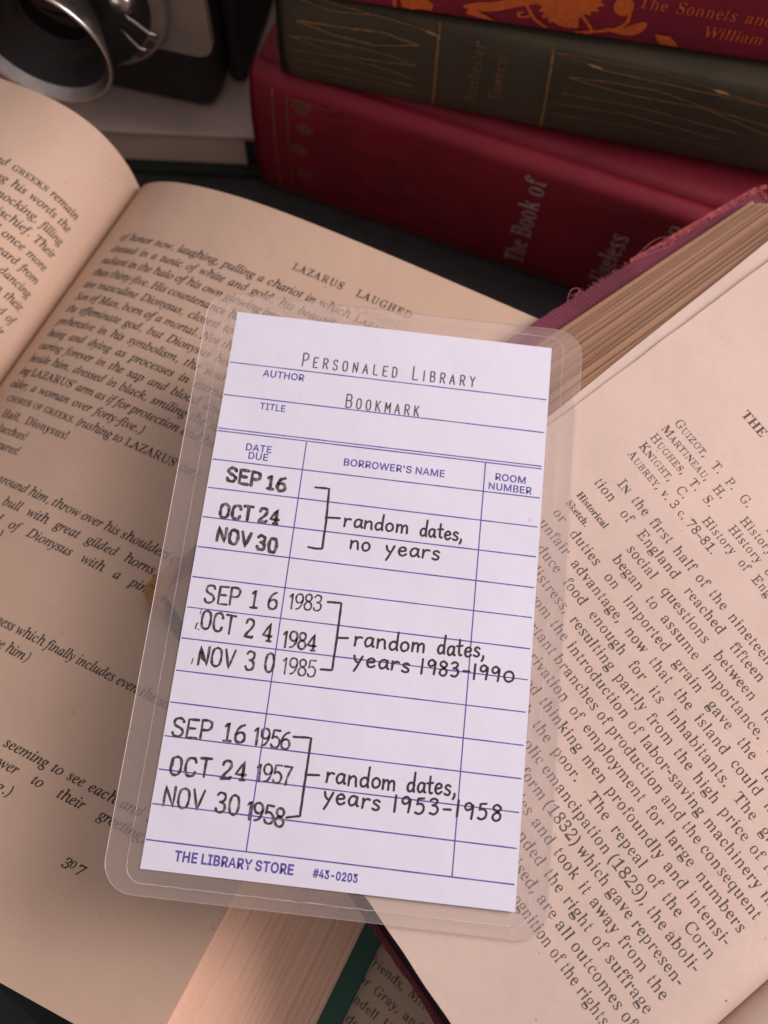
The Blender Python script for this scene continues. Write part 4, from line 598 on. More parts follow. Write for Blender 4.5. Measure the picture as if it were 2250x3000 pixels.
iW5c/y.w0/3P0-3j0$3x/q4$/M4*/R4E1k4E1c4)1W4)1>4%113y1*3h1&3H0t0X2Y3+2[3Q2Y3j2R3x2E4$2/4(1|4(2&4E474E4.4(3q4&3e3~3]3y3W3n3T3[3Q3@3D0^5,3>5:3V5B3i5D3t5<3}4l4*4v4E6^4E6W4(6O4(6>4#6.3s5|3f5o3T5`3?2d.w2J.w2Z2E08.w
iX47.>/%.G/@.i/H/+/Y/J/u181c0g360[3T0R3h0H3s0<3|0,4%/p4(/a4(/j4E284E204&1z4&1_3}1V3o1X3a1_3L2$2E3-3J3?3_3J3n3L3v3F4#3,4(2u4(2~4E4|4E4r4)4W4#4C3u453i4#3Y3l3H241s2g012r/m2z/[3(/P33/I3B/D3Y/C3i/C3a/%13/%19/C1K/C1_/D1l/G1r/M1t/V1t/^1s/f1q/o1n/x1G130=0(0*/o/{/^/x/S0%/G0V/?0L/%
iY3c/R/%/^/B/{/D00/H0;/M0C/U0I/b0O/s0s1B06310*3N/z3e/n3s/a3|/P4%/14(/94E1a4E1U4(184$1*3|1#3w0}3m0}3h1#3b1(3Q1^1u2g312{3H3-3Z353i373r353x3.3}3(4#2{4$2p4%2X4(2`4E4]4E4T4&4>3}4+3r3x3e3h3T3T3?1m1C1G/o1D/b1C/[1C/W1F/L1M/G1_/C2-/B2#/%
iZ47.v/%.v/;2r3w1_3v1D3u1.3s0v3n0^3d0J3T0?3F05360*2y/h2y064E4:4E4:420;/P1G/Q1e/Q1}/R26/T2N/X2b/_2q/h3$/t330*3@0>3O0]3m0]3>/%
p.1.0-/$/y/&/k///b/=/_/R/b/h/k/v/y/~0-0$0>/~0K/v0U/h0X/R0U/=0K//0>/&
p,1./J.1/P.L/V.i/^/+/d/I/h/d/l/}0P/}0U/v0N/]0F/B0</%01.f0%.J/v.1
p(1C0R-y0>.60-.P/y.k/l/-/b/J/X/i/Q0-/M0L/J0m/I12/J1S/M1t/Q28/X2W/b2w/l3:/y3W0-3s0>420R4L1/4L0x420h3r0Y3U0M380B2u0:2V03270.1s0,1R0+130,0o0.0O03000:/m0B/N0M/00Y.o0h.R0x.81/-y
p)1C/C-y/T.8/e.R/s.o0$/00//N08/m0>000C0O0F0o0G130F1R0C1s0>27082V0/2u0$38/s3U/e3r/T42/B4L/{4L03420D3s0S3W0a3:0l2w0t2W0{281$1t1(1S1)121(0m1$0L0{0-0t/i0l/J0a/-0S.k0D.P03.6/{-y
p'0l/h2R/Z4L0?4L022R
p!1//v0[/e4L0R4L0A0[ 0./$/y/&/k///b/=/_/R/b/h/k/v/y/~0.0$0>/~0K/v0U/h0X/R0U/=0K//0>/&
p-1R/I0o/I1H171H170o
p–3Y/o/./o4L2t4L2t/. 06/P2R/P2R4)064)
sA4c/0/#1<4t2;4t4I/#3J/#262K2/2`2&2x1z371p3V1e3z1U4T1}4T1n3z1c3U1X361P2w1H2`1B2K00/# 080X081K3B1K3B0X
sU5-1~.s1T.v1/.~0h/10J/D01/[/x/x/i0</`0^/]1&/]4x0_4x0_1-0a0r0f0_0n0L0y0<1+0/1<0#1O/w1e/r1~/q2;/r2Q/w2e0#2u0/3(0<320L3:0_3?0r3A1-3A4x4C4x4C1&4@0^470<4)/x3o/[3V/D38/12q.~2K.v
sT4C/@3}/@4x3v4x3v3}2/3}2/.{1-.{1-3}
sH5-/].{/]4x0`4x0`2O3@2O3@4x4C4x4C.{3@.{3@1T0`1T0`.{
sO5=2+.t1X.x1//(0d/;0A/U0$/v/h0A/V0n/L1C/H1y/L2S/V3*/h3U0$3}0A4B0d4]1/4o1X4{2+5#2X4{3&4o3M4]3p4B413}4H3U4Y3*4e2S4h1y4e1C4Y0n4H0A41/v3p/U3M/;3&/(2X.x 2+/r2F/t2`/{2w0,310<3C0Q3R0k3^1.3e1Q3g1y3e2F3^2i3R3-3C3F313[2w3l2`3w2F3~2+4%1k3~1Q3w1:3l1$3Z0n3F0_3,0S2i0L2E0I1y0L1Q0S1.0_0k0n0Q1$0<1:0,1Q/{1k/t
sR4C/].{/]4x1g4x234u2U4n2u4b334P3H4<3Y4#3e3d3l3E3n3%3l2b3e2C3Y2)3H1l331W2t1G2U1;22141g120%120%2-1d2-1|2.24222C272U2C2b2S2j2h2l3%2j3?2b3T2U3e2C3r243x1{3|1c3}0`3}0`.{ 2z.{1I1n2W1n4/.{
sI2c/?.{/?/v0</v0<3}/?3}/?4x2;4x2;3}1?3}1?/v2;/v2;.{
sL3f/].{/]4x0`4x0`/v3=/v3=.{
sE4$/].{/]4x3H4x3H3}0`3}0`2L372L371Q0`1Q0`/v3K/v3K.{
sD4y1U.{0%.{0%/v1P/v1w/y2<0$2W012n0A3%0V340p3?123E1T3G1z3E2E3?2g343)3%3A2o3V2X3g2>3s1{3z1V3}/~3}/~4x1]4x234t2`4j3.4W3P4>3n3z4*3S4;3)4D2S4H1z4D1E4:0p4*0D3n/z3O/Z3,/@2]/.2./# 0`4x0`.{/].{/]4x
sB4J/].{/]4x1l4x244v2T4o2p4d3-4T3@4B3O4-3Z3p3a3V3c3<3`2v3U2Z3F2C32222w2%2j1|2j222y2/391|3Q1h3f1L3o163u0x3w0]3u0A3n0(3c/k3R/T3>/B3#/32a/(2>.}1r.{ 0`/v1o/v26/x2O0#2b0/2m0<2t0K2v0^2t0s2k1+2^1;2K1G241P1r1S0`1S 0`2K1h2K2%2N2:2U2K2a2W2o2`3$2c3:2a3L2Y3[2O3i2@3t2+3z1j3}0`3}
sW6}0e.{/,4x014x1+1A111(170j1=0O1B041H/u1P/H1%/H1//u14041:0O1@0j1F1(1L1A2G4x3L4x4G1B4N1(4T0j4Z0O4a054g/u4o/H4C/H4L/u4Q044W0O4^0j4j1A5c4x6i4x5/.{4).{3(2`2~2v2x322s3K2m3e2h4%2`4U344U3,4(3(3h2~3N2y362s2x2l2`1l.{
s'1_/o2P/g4x0k4x0c2P
sS4A1Z.r15.t0n.{0N/*03/9/v/L/c/c/T/|/K0=/D0l0H0l0P0G0Z050k0%1$/w1>/p1Z/n1o/o2&/s28/x2N0)2_082i0K2l0`2j0r2b1#2T102B1:2+1C1l1K1.1]0`1k0=1|/{27/f2R/X2r/T3:/W3Y/`3v/n440%4J0=4]0X4l0v4v1;4|1^5#2$4|2E4v2c4k2}4]384J3K453X3x3b3^3h322g322_3R2U3c2F3q233{1w4%1[4(1?4%1&3z0o3o0a3a0X3P0U3>0X3+0c2x0q2l1)2b1>2Y1R2S2,2E2D2>2^252x2(351t3K1`3^1G3g133l0x3m0_3k0A3c0$3T/g3B/O3+/<2j/,2J.{2%.t
sN53/].{/]4x0e4x3)18321*3=0s3I0^3V0E3d0,3z/Z3N/T3J0#3I0@3H0Y3G0r3G1=3G4x4I4x4I.{3A.{182;1,2O0z2d0m2|0]3<0)4;0X4B0]3F0^3(0_2i0`2S0`2C0`.{
sM6B/].{/]4x0v4x2B1:2G1-2M0x2Y0S2`0?2f0,2k/t2u/Q2@/Q2P0+2^0Q2d0f2j0x2o1-2t1:4?4x5X4x5X.{4V.{4V2C4V2h4W2}4W374X3d4Y4C5%4C4t3t4l3[4[3,4T2r4M2^4F2L4A2>3$.{25.{0r2>0m2K0g2]0X3*0P3A0H3Y0?3s004C0X4C0Z3g0[3:0]2j0]2U0]2C0].{
s#4:1[.{2Z4x3O4x2R.{ /(0R/51H3g1H3Y0R /^.{0[4x1P4x0S.{ /F2N/S3D4)3D3x2N
s44G/H0//H0w1j4x2p4x0O0w0O1+3r1+3r0/ 2,.{2,0M2,0g2,2m3+2m3+.{
s34G1T.t14.v0q.|0S/+09/9/}/J/j/`/Z/x/P09/I0g0L0g0T0E0_040m0%1$/w1;/q1T/o1q/q2-/y2A0)2O092X0L2[0f2X0}2P172B1I2,1W1u1_1_1c1C1e0d1e0d2P2242223}/g3}/g4x3H4x3H431B1t1?2N1s2P2;2K2Z2A2v21321y3E1a3R1F3Z1)3^0f3Z0F3R0)3D/i32/Q2v/>2[/.2=.}1x.v
s04G1^.t16.x0n/(0M/;03/U/x/v/g0A/Y0m/R1B/P1y/R2T/Z3*/g3V/x3}034B0N4]0n4p164{1^5#2)4{2L4p2m4]3,4B3B3}3S3V3a3*3h2T3j1y3h1B3a0m3S0A3B/v3-/U2m/;2M/(2).x 1^/o1r/q2)/x290(2G082S0N2^0i2e1-2i1P2k1y2i2F2e2k2^3/2S3I2G3_293p2)3{1r4&1^4)1H4&163{1&3p0s3_0g3I0^3/0U2k0Q2F0O1y0Q1P0U1-0]0i0g0N0s081&0(16/x1H/q
s24G/a.{/a/d1Z1i1m1}1}232/2C2?2Y2J2m2P3$2R392O3O2H3b2;3p2+3{1r4&1Z4)1A4&1-3z0x3n0l3^0e3H0a2}/a2}/e3O/m3n/y4-0/4E0D4Y0]4j0y4u1;4|1[5#1{4|2>4u2Y4j2q4Z3+4G3;413G3s3O3W3Q3:3N2w3F2Y3=2E31202|1u2i1]2Q1B251#0|/f0|/v3Y/v3Y.{
s-4G3$1}3$1(081(081}
sY4Z17.{171F/$4x074x1F3%1Q2o1[2]1f2K1o281x1~2.1R1E1R1V1~1`291j2K1x2f2,3%3;4x4L4x2:1F2:.{
SI2k/2.n/20(0/0(0/3p/23p/25*2H5*2H3p1L3p1L0(2H0(2H.n
SO5E2+.g1V.k1*.w0]/008/K/u/n/]0;/I0j/?1A/;1y/?2U/I3-/]3[/u4)084K0]4h1*4|1V5-2+512Z5-3,4|3T4h3y4K4<4)4T3[4g3-4r2U4u1y4r1A4g0j4T0;4</n3y/K3T/03,.w2Z.k 2+0#2C0%2Z0,2p073(0E380X3F0q3P123W1R3Y1y3W2D3P2f3F3&383>3(3Q2p3a2Z3k2C3r2+3t1m3r1V3k1A3a1.3Q0y3>0k3&0`2f0Y2D0V1y0Y1R0`120k0q0y0Y1.0F1A071V0-1m0%
SA4k/*.{1:4x2>4x4O.{3G.{222J2+2_1~2w1v361l3T1b3y1O4X2(4X1r3x1g3T1]351T2u1L2^1F2J03.{ 040T041O3F1O3F0T
SL3n/O.n/O5*0m5*0m0(3J0(3J.n
ST4K/33p/35*4(5*4(3p2<3p2<.n0{.n0{3p
S04O1^.g13.k0h.w0E/00)/L/l/o/Y0</M0j/E1A/C1y/E2U/M3-/Z3Z/m4(0)4J0F4g0i4{135-1^512,5-2R4{2u4g364J3N4(3a3Z3m3-3u2U3w1y3u1A3m0j3a0<3N/o37/L2u/12R.w2,.k 1^/|1o/~1~0(20022<0@2G0S2P0m2W1/2[1Q2^1y2[2E2W2i2P3+2G3D2<3W203f1}3p1o3u1^3w1K3u1=3p1/3f0~3W0s3D0j3+0c2i0_2E0]1y0_1Q0c1/0j0m0s0S0~0@1/021=0(1K/~
S24O/S.n/S/i1Q1r1d2*1s2<2$2K242a2>2r2C3(2E392C3L2<3Z233g2$3p1o3u1Z3w1D3u133o1%3e0x3W0q3E0l2p/R2p/W3R/`3r/n440$4N0<4d0V4u0u5&195.1[511}5.2B5&2`4u2y4e344O3F473S3w3[3Y3_3:3[2u3R2T3I2?3<2)3+1m2s1T2Z192?0v1./a1.0(3g0(3g.n
SE4-/O.n/O5*3U5*3U3p0m3p0m2Y3D2Y3D1D0m1D0m0(3X0(3X.n
SS4I1Z.e13.g0j.n0I.y0+/./m/B/X/[/H/w/>0:/50y0R0y0]0L0f0=0s011*0(1@/}1Z/{1n/|2#0#230)2F042T0@2]0O2_0`2]0m2W0w2L1$2<1.2&171h1>1*1P0Z1_061q/r2./Z2K/K2o/G3:/J3[/S3{/d4;/x4S064h0R4w0s5(195.1^512&5.2H5(2h4w3)4h3A4S3U4<3e3}3o3`3v3$2]3$2R3M2K3Z2?3f2.3o1t3t1[3v1A3t1,3n0w3d0l3X0f3L0c3>0f300l3%0y2w1/2n1B2f1V2`202Q2H2J2c2A2~243=1~3U1i3i1M3s173y0z3z0_3x0?3o/|3`/`3K/F32/12p.{2M.o2(.g
SR4K/O.n/O5*1h5*245&2Y4{2{4n3;4[3R4D3e4*3r3h3y3G3{3%3y2`3r2?3e1}3R1c3;1L2z1;2Y1.241&1h1$/t1$/t2:1d2:1z2;212>2=2C2L2M2V2Y2]2k2_3%2]3<2V3N2L3[2=3g203k1y3o1c3p0m3p0m.n 2r.n131{2`1{4E.n
SY4c1*.n1*1C.i5*0>5*1Q3-1]2u1h2c1q2Q1{2>2)2(2A1E121E1J2(1T2>1^2Q1m2m1|3,345*4e5*2G1C2G.n
SB4R/O.n/O5*1m5*265(2W4|2v4p354`3J4K3Z433g3u3n3Y3p3<3m2s3b2T3P2;3:2(2}1u2w1s2w2<2}2;3@2,3[1q3q1S3|1:4&0z4)0]4&0?3{/~3o/d3]/K3E/73*/&2e.w2?.p1r.n 0m0(1o0(240*2J002X092b0C2g0O2i0^2g0o2`1#2T112E1<211C1r1F0m1F 0m2X1h2X1~2[242b2B2k2L2v2R3)2U3:2S3I2N3U2F3`2:3h2)3m1j3p0m3p
S-4O322/320v0+0v0+2/
S34O1T.g12.i0m.o0N.z02/./t/@/_/W/N/s/D06/:0t0W0t0a0I0i0<0u011)0(1=/~1T/|1n/~2(0*28032D0@2K0P2N0f2K0z2D10291?2%1K1r1Q1]1U1B1W0V1W0V2U2$462$3p/Y3p/Y5*3U5*3U4.181X122[1t2^2>2X2`2M2~2<3<2&3P1h3_1J3h1+3k0f3h0C3_0#3O/b3;/H2~/32b.}2A.q1z.i
S44O/;/}/;0{1b5*3,5*0]0t0]184#184#/} 1z.n1z0M1z0g1z2z382z38.n
S#4B1L.n2O5*3`5*2^.n .s0E/*1U3w1U3e0E /N.n0P5*1a5*0_.n /62A/H3Q493Q4)2A
SH55/O.n/O5*0m5*0m2]332]335*4P5*4P.n33.n331G0m1G0m.n'''
GLY = {}


def load_glyphs():
    ix = {c: i for i, c in enumerate(AL)}

    def dec(s):
        return ix[s[0]] * 90 + ix[s[1]] - 1000
    for line in GD.split('\n'):
        key, body = line[:2], line[2:]
        adv, rest = dec(body[:2]) / 1000, body[2:]
        cs = [[(dec(c[i:i + 2]) / 1000, dec(c[i + 2:i + 4]) / 1000) for i in range(0, len(c), 4)] for c in rest.split(' ')]
        GLY[key] = [adv, cs, None]


load_glyphs()
GLY['p\u2013'] = [.28, [[(.0, .125), (.28, .125), (.28, .16), (.0, .16)]], None]


def glyph(key):
    g = GLY[key]
    if g[2] is None:
        cs = g[1]

        def within(p, c):
            r = False
            for q, w in zip(c, c[1:] + c[:1]):
                if (q[1] > p[1]) != (w[1] > p[1]) and p[0] < (w[0] - q[0]) * (p[1] - q[1]) / (w[1] - q[1]) + q[0]:
                    r = not r
            return r
        par = [[j for j in range(len(cs)) if j != i and all(within(p, cs[j]) for p in cs[i])] for i in range(len(cs))]
        outs = []
        for i, c in enumerate(cs):
            if len(par[i]) % 2:
                continue
            loops = [c] + [cs[j] for j in range(len(cs)) if len(par[j]) % 2 and i in par[j]]
            flat = [p for q in loops for p in q]
            out = []
            for a, b, d in tessellate_polygon([[Vector((x, y, 0)) for x, y in q] for q in loops]):
                A, B, Cc = flat[a], flat[b], flat[d]
                ar = (B[0] - A[0]) * (Cc[1] - A[1]) - (B[1] - A[1]) * (Cc[0] - A[0])
                if abs(ar) > 1e-9:
                    out.append((a, b, d) if ar > 0 else (a, d, b))
            outs.append((flat, out))
        g[2] = outs
    return g[0], g[2]


def tokens(txt, style):
    """characters with their face: {..} small capitals, <..> upright roman inside italic"""
    out = []
    sc_, rm = False, False
    for ch in txt:
        if ch == '{': sc_ = True
        elif ch == '}': sc_ = False
        elif ch == '<': rm = True
        elif ch == '>': rm = False
        else:
            st = 'r' if (rm or (sc_ and style == 'i')) else style
            if ch in ".,()'!-\u2013" and st not in 'sS':
                out.append((ch, 'p' + ch, 1.0, .2 if st == 'i' else 0))
            elif ch == ' ':
                out.append((' ', None, 1, 0))
            elif sc_ and ch.islower():
                out.append((ch, st + ch.upper(), .74, 0))
            elif st == 'i' and ch.isdigit():
                out.append((ch, 'r' + ch, 1, .2))
            else:
                out.append((ch, st + ch, 1.0, 0))
    return out


class Ink:
    """collects printed letters as flat faces on a surface given by put(x, y, lift)"""

    def __init__(self, mb, put, mi):
        self.mb, self.put, self.mi, self.k = mb, put, mi, 0

    def tri(self, pts, tris):
        self.k = (self.k + 1) % 9
        lift = .03 + .006 * self.k
        self.mb.add([self.put(x, y, lift) for x, y in pts], tris, self.mi)

    def line(self, txt, style, em, x0, y0, x1=None, y1=None, tail='', hs=1.0, space=.24, track=0.0, wob=0.0, heavy=False):
        tk = tokens(txt, style)
        tt = tokens(tail, style)

        def adv(t):
            return 0 if t[1] is None else (GLY[t[1]][0] * t[2] + track) * em * hs
        nat = sum(adv(t) for t in tk)
        ns = sum(1 for t in tk if t[1] is None)
        sx, sp = hs, space * em
        if x1 is not None:
            if ns:
                sp = (x1 - x0 - nat) / ns
            if not ns or sp < .15 * em or sp > 1.1 * em:
                sp0 = min(max(sp, .15 * em), 1.1 * em) if ns else 0
                q = (x1 - x0 - sp0 * ns) / max(nat, 1e-6)
                sp = sp0
                sx = hs * q
        slope = (y1 - y0) / (x1 - x0) if (y1 is not None and x1 is not None) else 0
        x = x0
        for ch, key, k, shear in tk + tt:
            if key is None:
                x += sp
                continue
            a, outs = glyph(key)
            yb = y0 + slope * (x - x0) + (random.uniform(-wob, wob) if wob else 0)
            for rep in range(2 if heavy or (style == 'i' and key[0] == 'r') else 1):
              nrep = .11 * rep
              for flat, tris in outs:
                self.tri([(x + nrep + (px + py * shear) * em * k * sx, yb + py * em * k + slope * px * em * k * sx) for px, py in flat], tris)
            x += (a * k + track) * em * sx
        return x

    def stroke(self, pts, w, cap=True):
        """a pen line of width w (number or list)"""
        n = len(pts)
        L, Rr = [], []
        for i, p in enumerate(pts):
            a, b = pts[max(i - 1, 0)], pts[min(i + 1, n - 1)]
            d = math.hypot(b[0] - a[0], b[1] - a[1]) or 1
            nx, ny = -(b[1] - a[1]) / d, (b[0] - a[0]) / d
            ww = (w[i] if isinstance(w, list) else w) / 2
            L.append((p[0] + nx * ww, p[1] + ny * ww))
            Rr.append((p[0] - nx * ww, p[1] - ny * ww))
        self.tri(L + Rr, [t for i in range(n - 1) for t in ((i + n, i + n + 1, i + 1), (i + n, i + 1, i))])
        if cap:
            for i in (0, n - 1):
                self.disc(pts[i], (w[i] if isinstance(w, list) else w) / 2)

    def disc(self, c, r, n=9):
        self.tri([(c[0] + r * math.cos(6.2832 * k / n), c[1] + r * math.sin(6.2832 * k / n)) for k in range(n)],
                 [(0, k, k + 1) for k in range(1, n - 1)])

    def poly(self, pts):
        tr = tessellate_polygon([[Vector((x, y, 0)) for x, y in pts]])
        out = []
        for a, b, c in tr:
            A, B, Cc = pts[a], pts[b], pts[c]
            ar = (B[0] - A[0]) * (Cc[1] - A[1]) - (B[1] - A[1]) * (Cc[0] - A[0])
            out.append((a, b, c) if ar > 0 else (a, c, b))
        self.tri(pts, out)


# single-line letters: stamps, typed heading (cap height 1) and handwriting (x-height .5)
SL = {
    'A': (.62, [[(0, 0), (.3, 1), (.6, 0)], [(.1, .33), (.5, .33)]]),
    'B': (.6, [[(.05, 0), (.05, 1)], 's', [(.05, 1), (.38, 1), (.53, .88), (.53, .68), (.38, .54), (.05, .53)], 's', [(.05, .53), (.4, .53), (.57, .4), (.57, .14), (.4, 0), (.05, 0)]]),
    'C': (.6, ['s', [(.57, .76), (.5, .94), (.32, 1), (.13, .92), (.04, .68), (.04, .32), (.13, .08), (.32, 0), (.5, .06), (.57, .24)]]),
    'D': (.6, [[(.05, 0), (.05, 1)], 's', [(.05, 1), (.3, 1), (.5, .86), (.57, .5), (.5, .14), (.3, 0), (.05, 0)]]),
    'E': (.56, [[(.55, 1), (.05, 1), (.05, 0), (.56, 0)], [(.05, .52), (.44, .52)]]),
    'I': (.2, [[(.1, 0), (.1, 1)]]),
    'K': (.6, [[(.05, 0), (.05, 1)], [(.56, 1), (.06, .42)], [(.2, .58), (.58, 0)]]),
    'L': (.54, [[(.05, 1), (.05, 0), (.52, 0)]]),
    'M': (.7, [[(.05, 0), (.05, 1), (.35, .3), (.65, 1), (.65, 0)]]),
    'N': (.62, [[(.05, 0), (.05, 1), (.57, 0), (.57, 1)]]),
    'O': (.62, ['s', [(.31, 1), (.12, .92), (.04, .68), (.04, .32), (.12, .08), (.31, 0), (.5, .08), (.58, .32), (.58, .68), (.5, .92), (.31, 1)]]),
    'P': (.58, [[(.05, 0), (.05, 1)], 's', [(.05, 1), (.36, 1), (.53, .9), (.56, .74), (.5, .56), (.34, .47), (.05, .47)]]),
    'R': (.6, [[(.05, 0), (.05, 1)], 's', [(.05, 1), (.36, 1), (.53, .9), (.55, .74), (.5, .58), (.34, .5), (.05, .5)], [(.3, .5), (.58, 0)]]),
    'S': (.58, ['s', [(.54, .82), (.46, .96), (.3, 1), (.12, .94), (.05, .77), (.13, .6), (.31, .51), (.48, .41), (.56, .24), (.48, .07), (.3, 0), (.12, .04), (.03, .2)]]),
    'T': (.62, [[(.02, 1), (.6, 1)], [(.31, 1), (.31, 0)]]),
    'V': (.62, [[(.02, 1), (.31, 0), (.6, 1)]]),
    'Y': (.6, [[(.02, 1), (.3, .48), (.58, 1)], [(.3, .48), (.3, 0)]]),
    '0': (.56, ['s', [(.28, 1), (.12, .92), (.04, .66), (.04, .34), (.12, .08), (.28, 0), (.44, .08), (.52, .34), (.52, .66), (.44, .92), (.28, 1)]]),
    '1': (.42, [[(.08, .80), (.24, 1), (.24, 0)], [(.06, 0), (.42, 0)]]),
    '|': (.34, [[(.04, .78), (.2, 1), (.2, 0)]]),
    '2': (.56, ['s', [(.05, .76), (.12, .94), (.29, 1), (.46, .92), (.51, .74), (.42, .52), (.2, .26), (.05, .02)], [(.05, .02), (.53, .02), (.53, .10)]]),
    '3': (.56, ['s', [(.06, .86), (.14, .97), (.28, 1), (.44, .93), (.49, .77), (.42, .6), (.24, .53)], 's', [(.24, .53), (.44, .46), (.52, .28), (.46, .08), (.28, 0), (.12, .04), (.04, .18)]]),
    '4': (.58, [[(.43, 0), (.43, 1), (.03, .28), (.57, .28)], [(.3, 0), (.55, 0)]]),
    '5': (.56, [[(.48, 1), (.12, 1), (.08, .54)], 's', [(.08, .54), (.2, .62), (.36, .6), (.5, .46), (.52, .28), (.44, .07), (.27, 0), (.1, .05), (.04, .17)]]),
    '6': (.56, ['s', [(.44, .97), (.26, .88), (.1, .66), (.04, .36), (.08, .1), (.26, 0), (.44, .06), (.52, .26), (.46, .48), (.3, .56), (.12, .48), (.05, .34)]]),
    '7': (.54, [[(.03, 1), (.51, 1)], 's', [(.51, 1), (.36, .66), (.26, .34), (.22, 0)]]),
    '8': (.56, ['s', [(.28, 1), (.13, .94), (.08, .77), (.14, .61), (.28, .53), (.44, .44), (.52, .25), (.44, .06), (.28, 0), (.12, .06), (.04, .25), (.12, .44), (.28, .53), (.42, .61), (.48, .77), (.43, .94), (.28, 1)]]),
    '9': (.56, ['s', [(.51, .66), (.44, .5), (.28, .43), (.11, .5), (.04, .72), (.1, .93), (.28, 1), (.45, .92), (.52, .66), (.46, .34), (.32, .1), (.14, .02)]]),
}
HW = {
    'r': (.42, ['s', [(.06, .5), (.07, .25), (.05, 0)], 's', [(.06, .26), (.14, .42), (.26, .5), (.38, .47)]]),
    'a': (.50, ['s', [(.42, .42), (.28, .51), (.12, .44), (.04, .22), (.12, .02), (.26, .04), (.38, .2), (.43, .46)], 's', [(.43, .48), (.41, .22), (.44, .04), (.5, .02)]]),
    'n': (.50, ['s', [(.05, .5), (.06, .25), (.05, 0)], 's', [(.06, .28), (.16, .44), (.3, .5), (.4, .4), (.41, .2), (.44, 0)]]),
    'd': (.52, ['s', [(.40, .38), (.26, .48), (.1, .4), (.04, .2), (.12, .02), (.26, .03), (.38, .16), (.42, .36)], 's', [(.43, 1.02), (.41, .6), (.40, .2), (.44, 0)]]),
    'o': (.46, ['s', [(.22, .5), (.08, .42), (.03, .22), (.1, .03), (.24, 0), (.38, .12), (.4, .32), (.32, .46), (.2, .5)]]),
    'm': (.70, ['s', [(.05, .5), (.06, .25), (.05, 0)], 's', [(.06, .28), (.14, .44), (.24, .49), (.32, .38), (.33, 0)], 's', [(.33, .28), (.42, .44), (.53, .49), (.61, .38), (.62, 0)]]),
    't': (.36, ['s', [(.16, .86), (.15, .4), (.17, .06), (.26, 0), (.32, .03)], [(.0, .5), (.34, .54)]]),
    'e': (.46, ['s', [(.06, .24), (.24, .27), (.38, .32), (.36, .45), (.22, .51), (.08, .4), (.04, .2), (.12, .03), (.26, -.01), (.42, .1)]]),
    's': (.42, ['s', [(.36, .44), (.24, .51), (.1, .45), (.1, .33), (.24, .25), (.35, .15), (.3, .02), (.16, -.01), (.04, .05)]]),
    ',': (.22, ['s', [(.1, .08), (.11, -.04), (.03, -.2)]]),
    'y': (.50, ['s', [(.04, .5), (.1, .26), (.22, .14)], 's', [(.44, .52), (.32, .2), (.2, -.12), (.08, -.38)]]),
    '-': (.42, [[(.05, .36), (.36, .37)]]),
    '1': (.24, [[(.12, .86), (.1, 0)]]),
    '9': (.50, ['s', [(.4, .66), (.26, .82), (.1, .74), (.06, .56), (.16, .44), (.32, .52), (.41, .72), (.4, .4), (.36, 0)]]),
    '8': (.50, ['s', [(.4, .72), (.26, .84), (.1, .74), (.12, .58), (.28, .46), (.42, .3), (.38, .08), (.22, 0), (.08, .12), (.12, .32), (.3, .48), (.42, .64), (.38, .76)]]),
    '3': (.46, ['s', [(.06, .74), (.2, .84), (.36, .76), (.32, .58), (.16, .48)], 's', [(.16, .48), (.36, .42), (.4, .2), (.26, .01), (.06, .06)]]),
    '5': (.48, [[(.38, .84), (.12, .8), (.1, .5)], 's', [(.1, .5), (.28, .54), (.4, .38), (.36, .12), (.2, 0), (.04, .06)]]),
    '0': (.56, ['s', [(.3, .62), (.12, .54), (.04, .3), (.14, .06), (.32, .02), (.48, .16), (.5, .42), (.4, .58), (.26, .62)]]),
}


def single(ik, txt, font, h, x0, y0, x1, y1, w, gap=.16, space=.30, jit=.0, wv=.0, lw=1.0):
    """fit single-line letters between (x0, y0) and (x1, y1)"""
    units = []
    x = 0
    for ch in txt:
        if ch == ' ':
            x += space
            continue
        if ch == '_':
            x += space * .5
            continue
        big = 1.0
        if font is SL and ch.islower():
            big = .77
        adv, st = font[ch.upper() if font is SL else ch]
        units.append((ch, x, big))
        x += adv * big * lw + gap
    tot = x - gap
    k = (x1 - x0) / tot
    sl = (y1 - y0) / (x1 - x0)
    for ch, ux, big in units:
        adv, st = font[ch.upper() if font is SL else ch]
        smooth = False
        dx, dy, rot = random.uniform(-jit, jit), random.uniform(-jit, jit), random.uniform(-jit, jit) * .6
        hk = h * big * (1 + random.uniform(-jit, jit) * .6)
        for s in st:
            if s == 's':
                smooth = True
                continue
            pts = catmull(s, 4) if smooth else dens(s)
            smooth = False
            out = []
            for px, py in pts:
                X = x0 + (ux + px * big * lw) * k + dx * h - rot * py * h
                out.append((X, y0 + sl * (X - x0) + py * hk + dy * h))
            ph = random.uniform(0, 6)
            ws = [w * (1 + wv * math.sin(ph + i * .9) + random.uniform(-wv, wv) * .6) for i in range(len(out))]
            ik.stroke(out, ws)


def dens(pts, n=3):
    out = []
    for a, b in zip(pts, pts[1:]):
        for k in range(n):
            out.append((a[0] + (b[0] - a[0]) * k / n, a[1] + (b[1] - a[1]) * k / n))
    out.append(tuple(pts[-1]))
    return out

# ================================================================== table
mb = MB()
mb.prism([(-900, -700), (900, -700), (900, 1100), (-900, 1100)], lambda u, v, z: (u, v, z), TZ - 25, TZ)
tag(mb.build('table_top', M['table']), 'matt black table top under the books', None, None, 'structure')


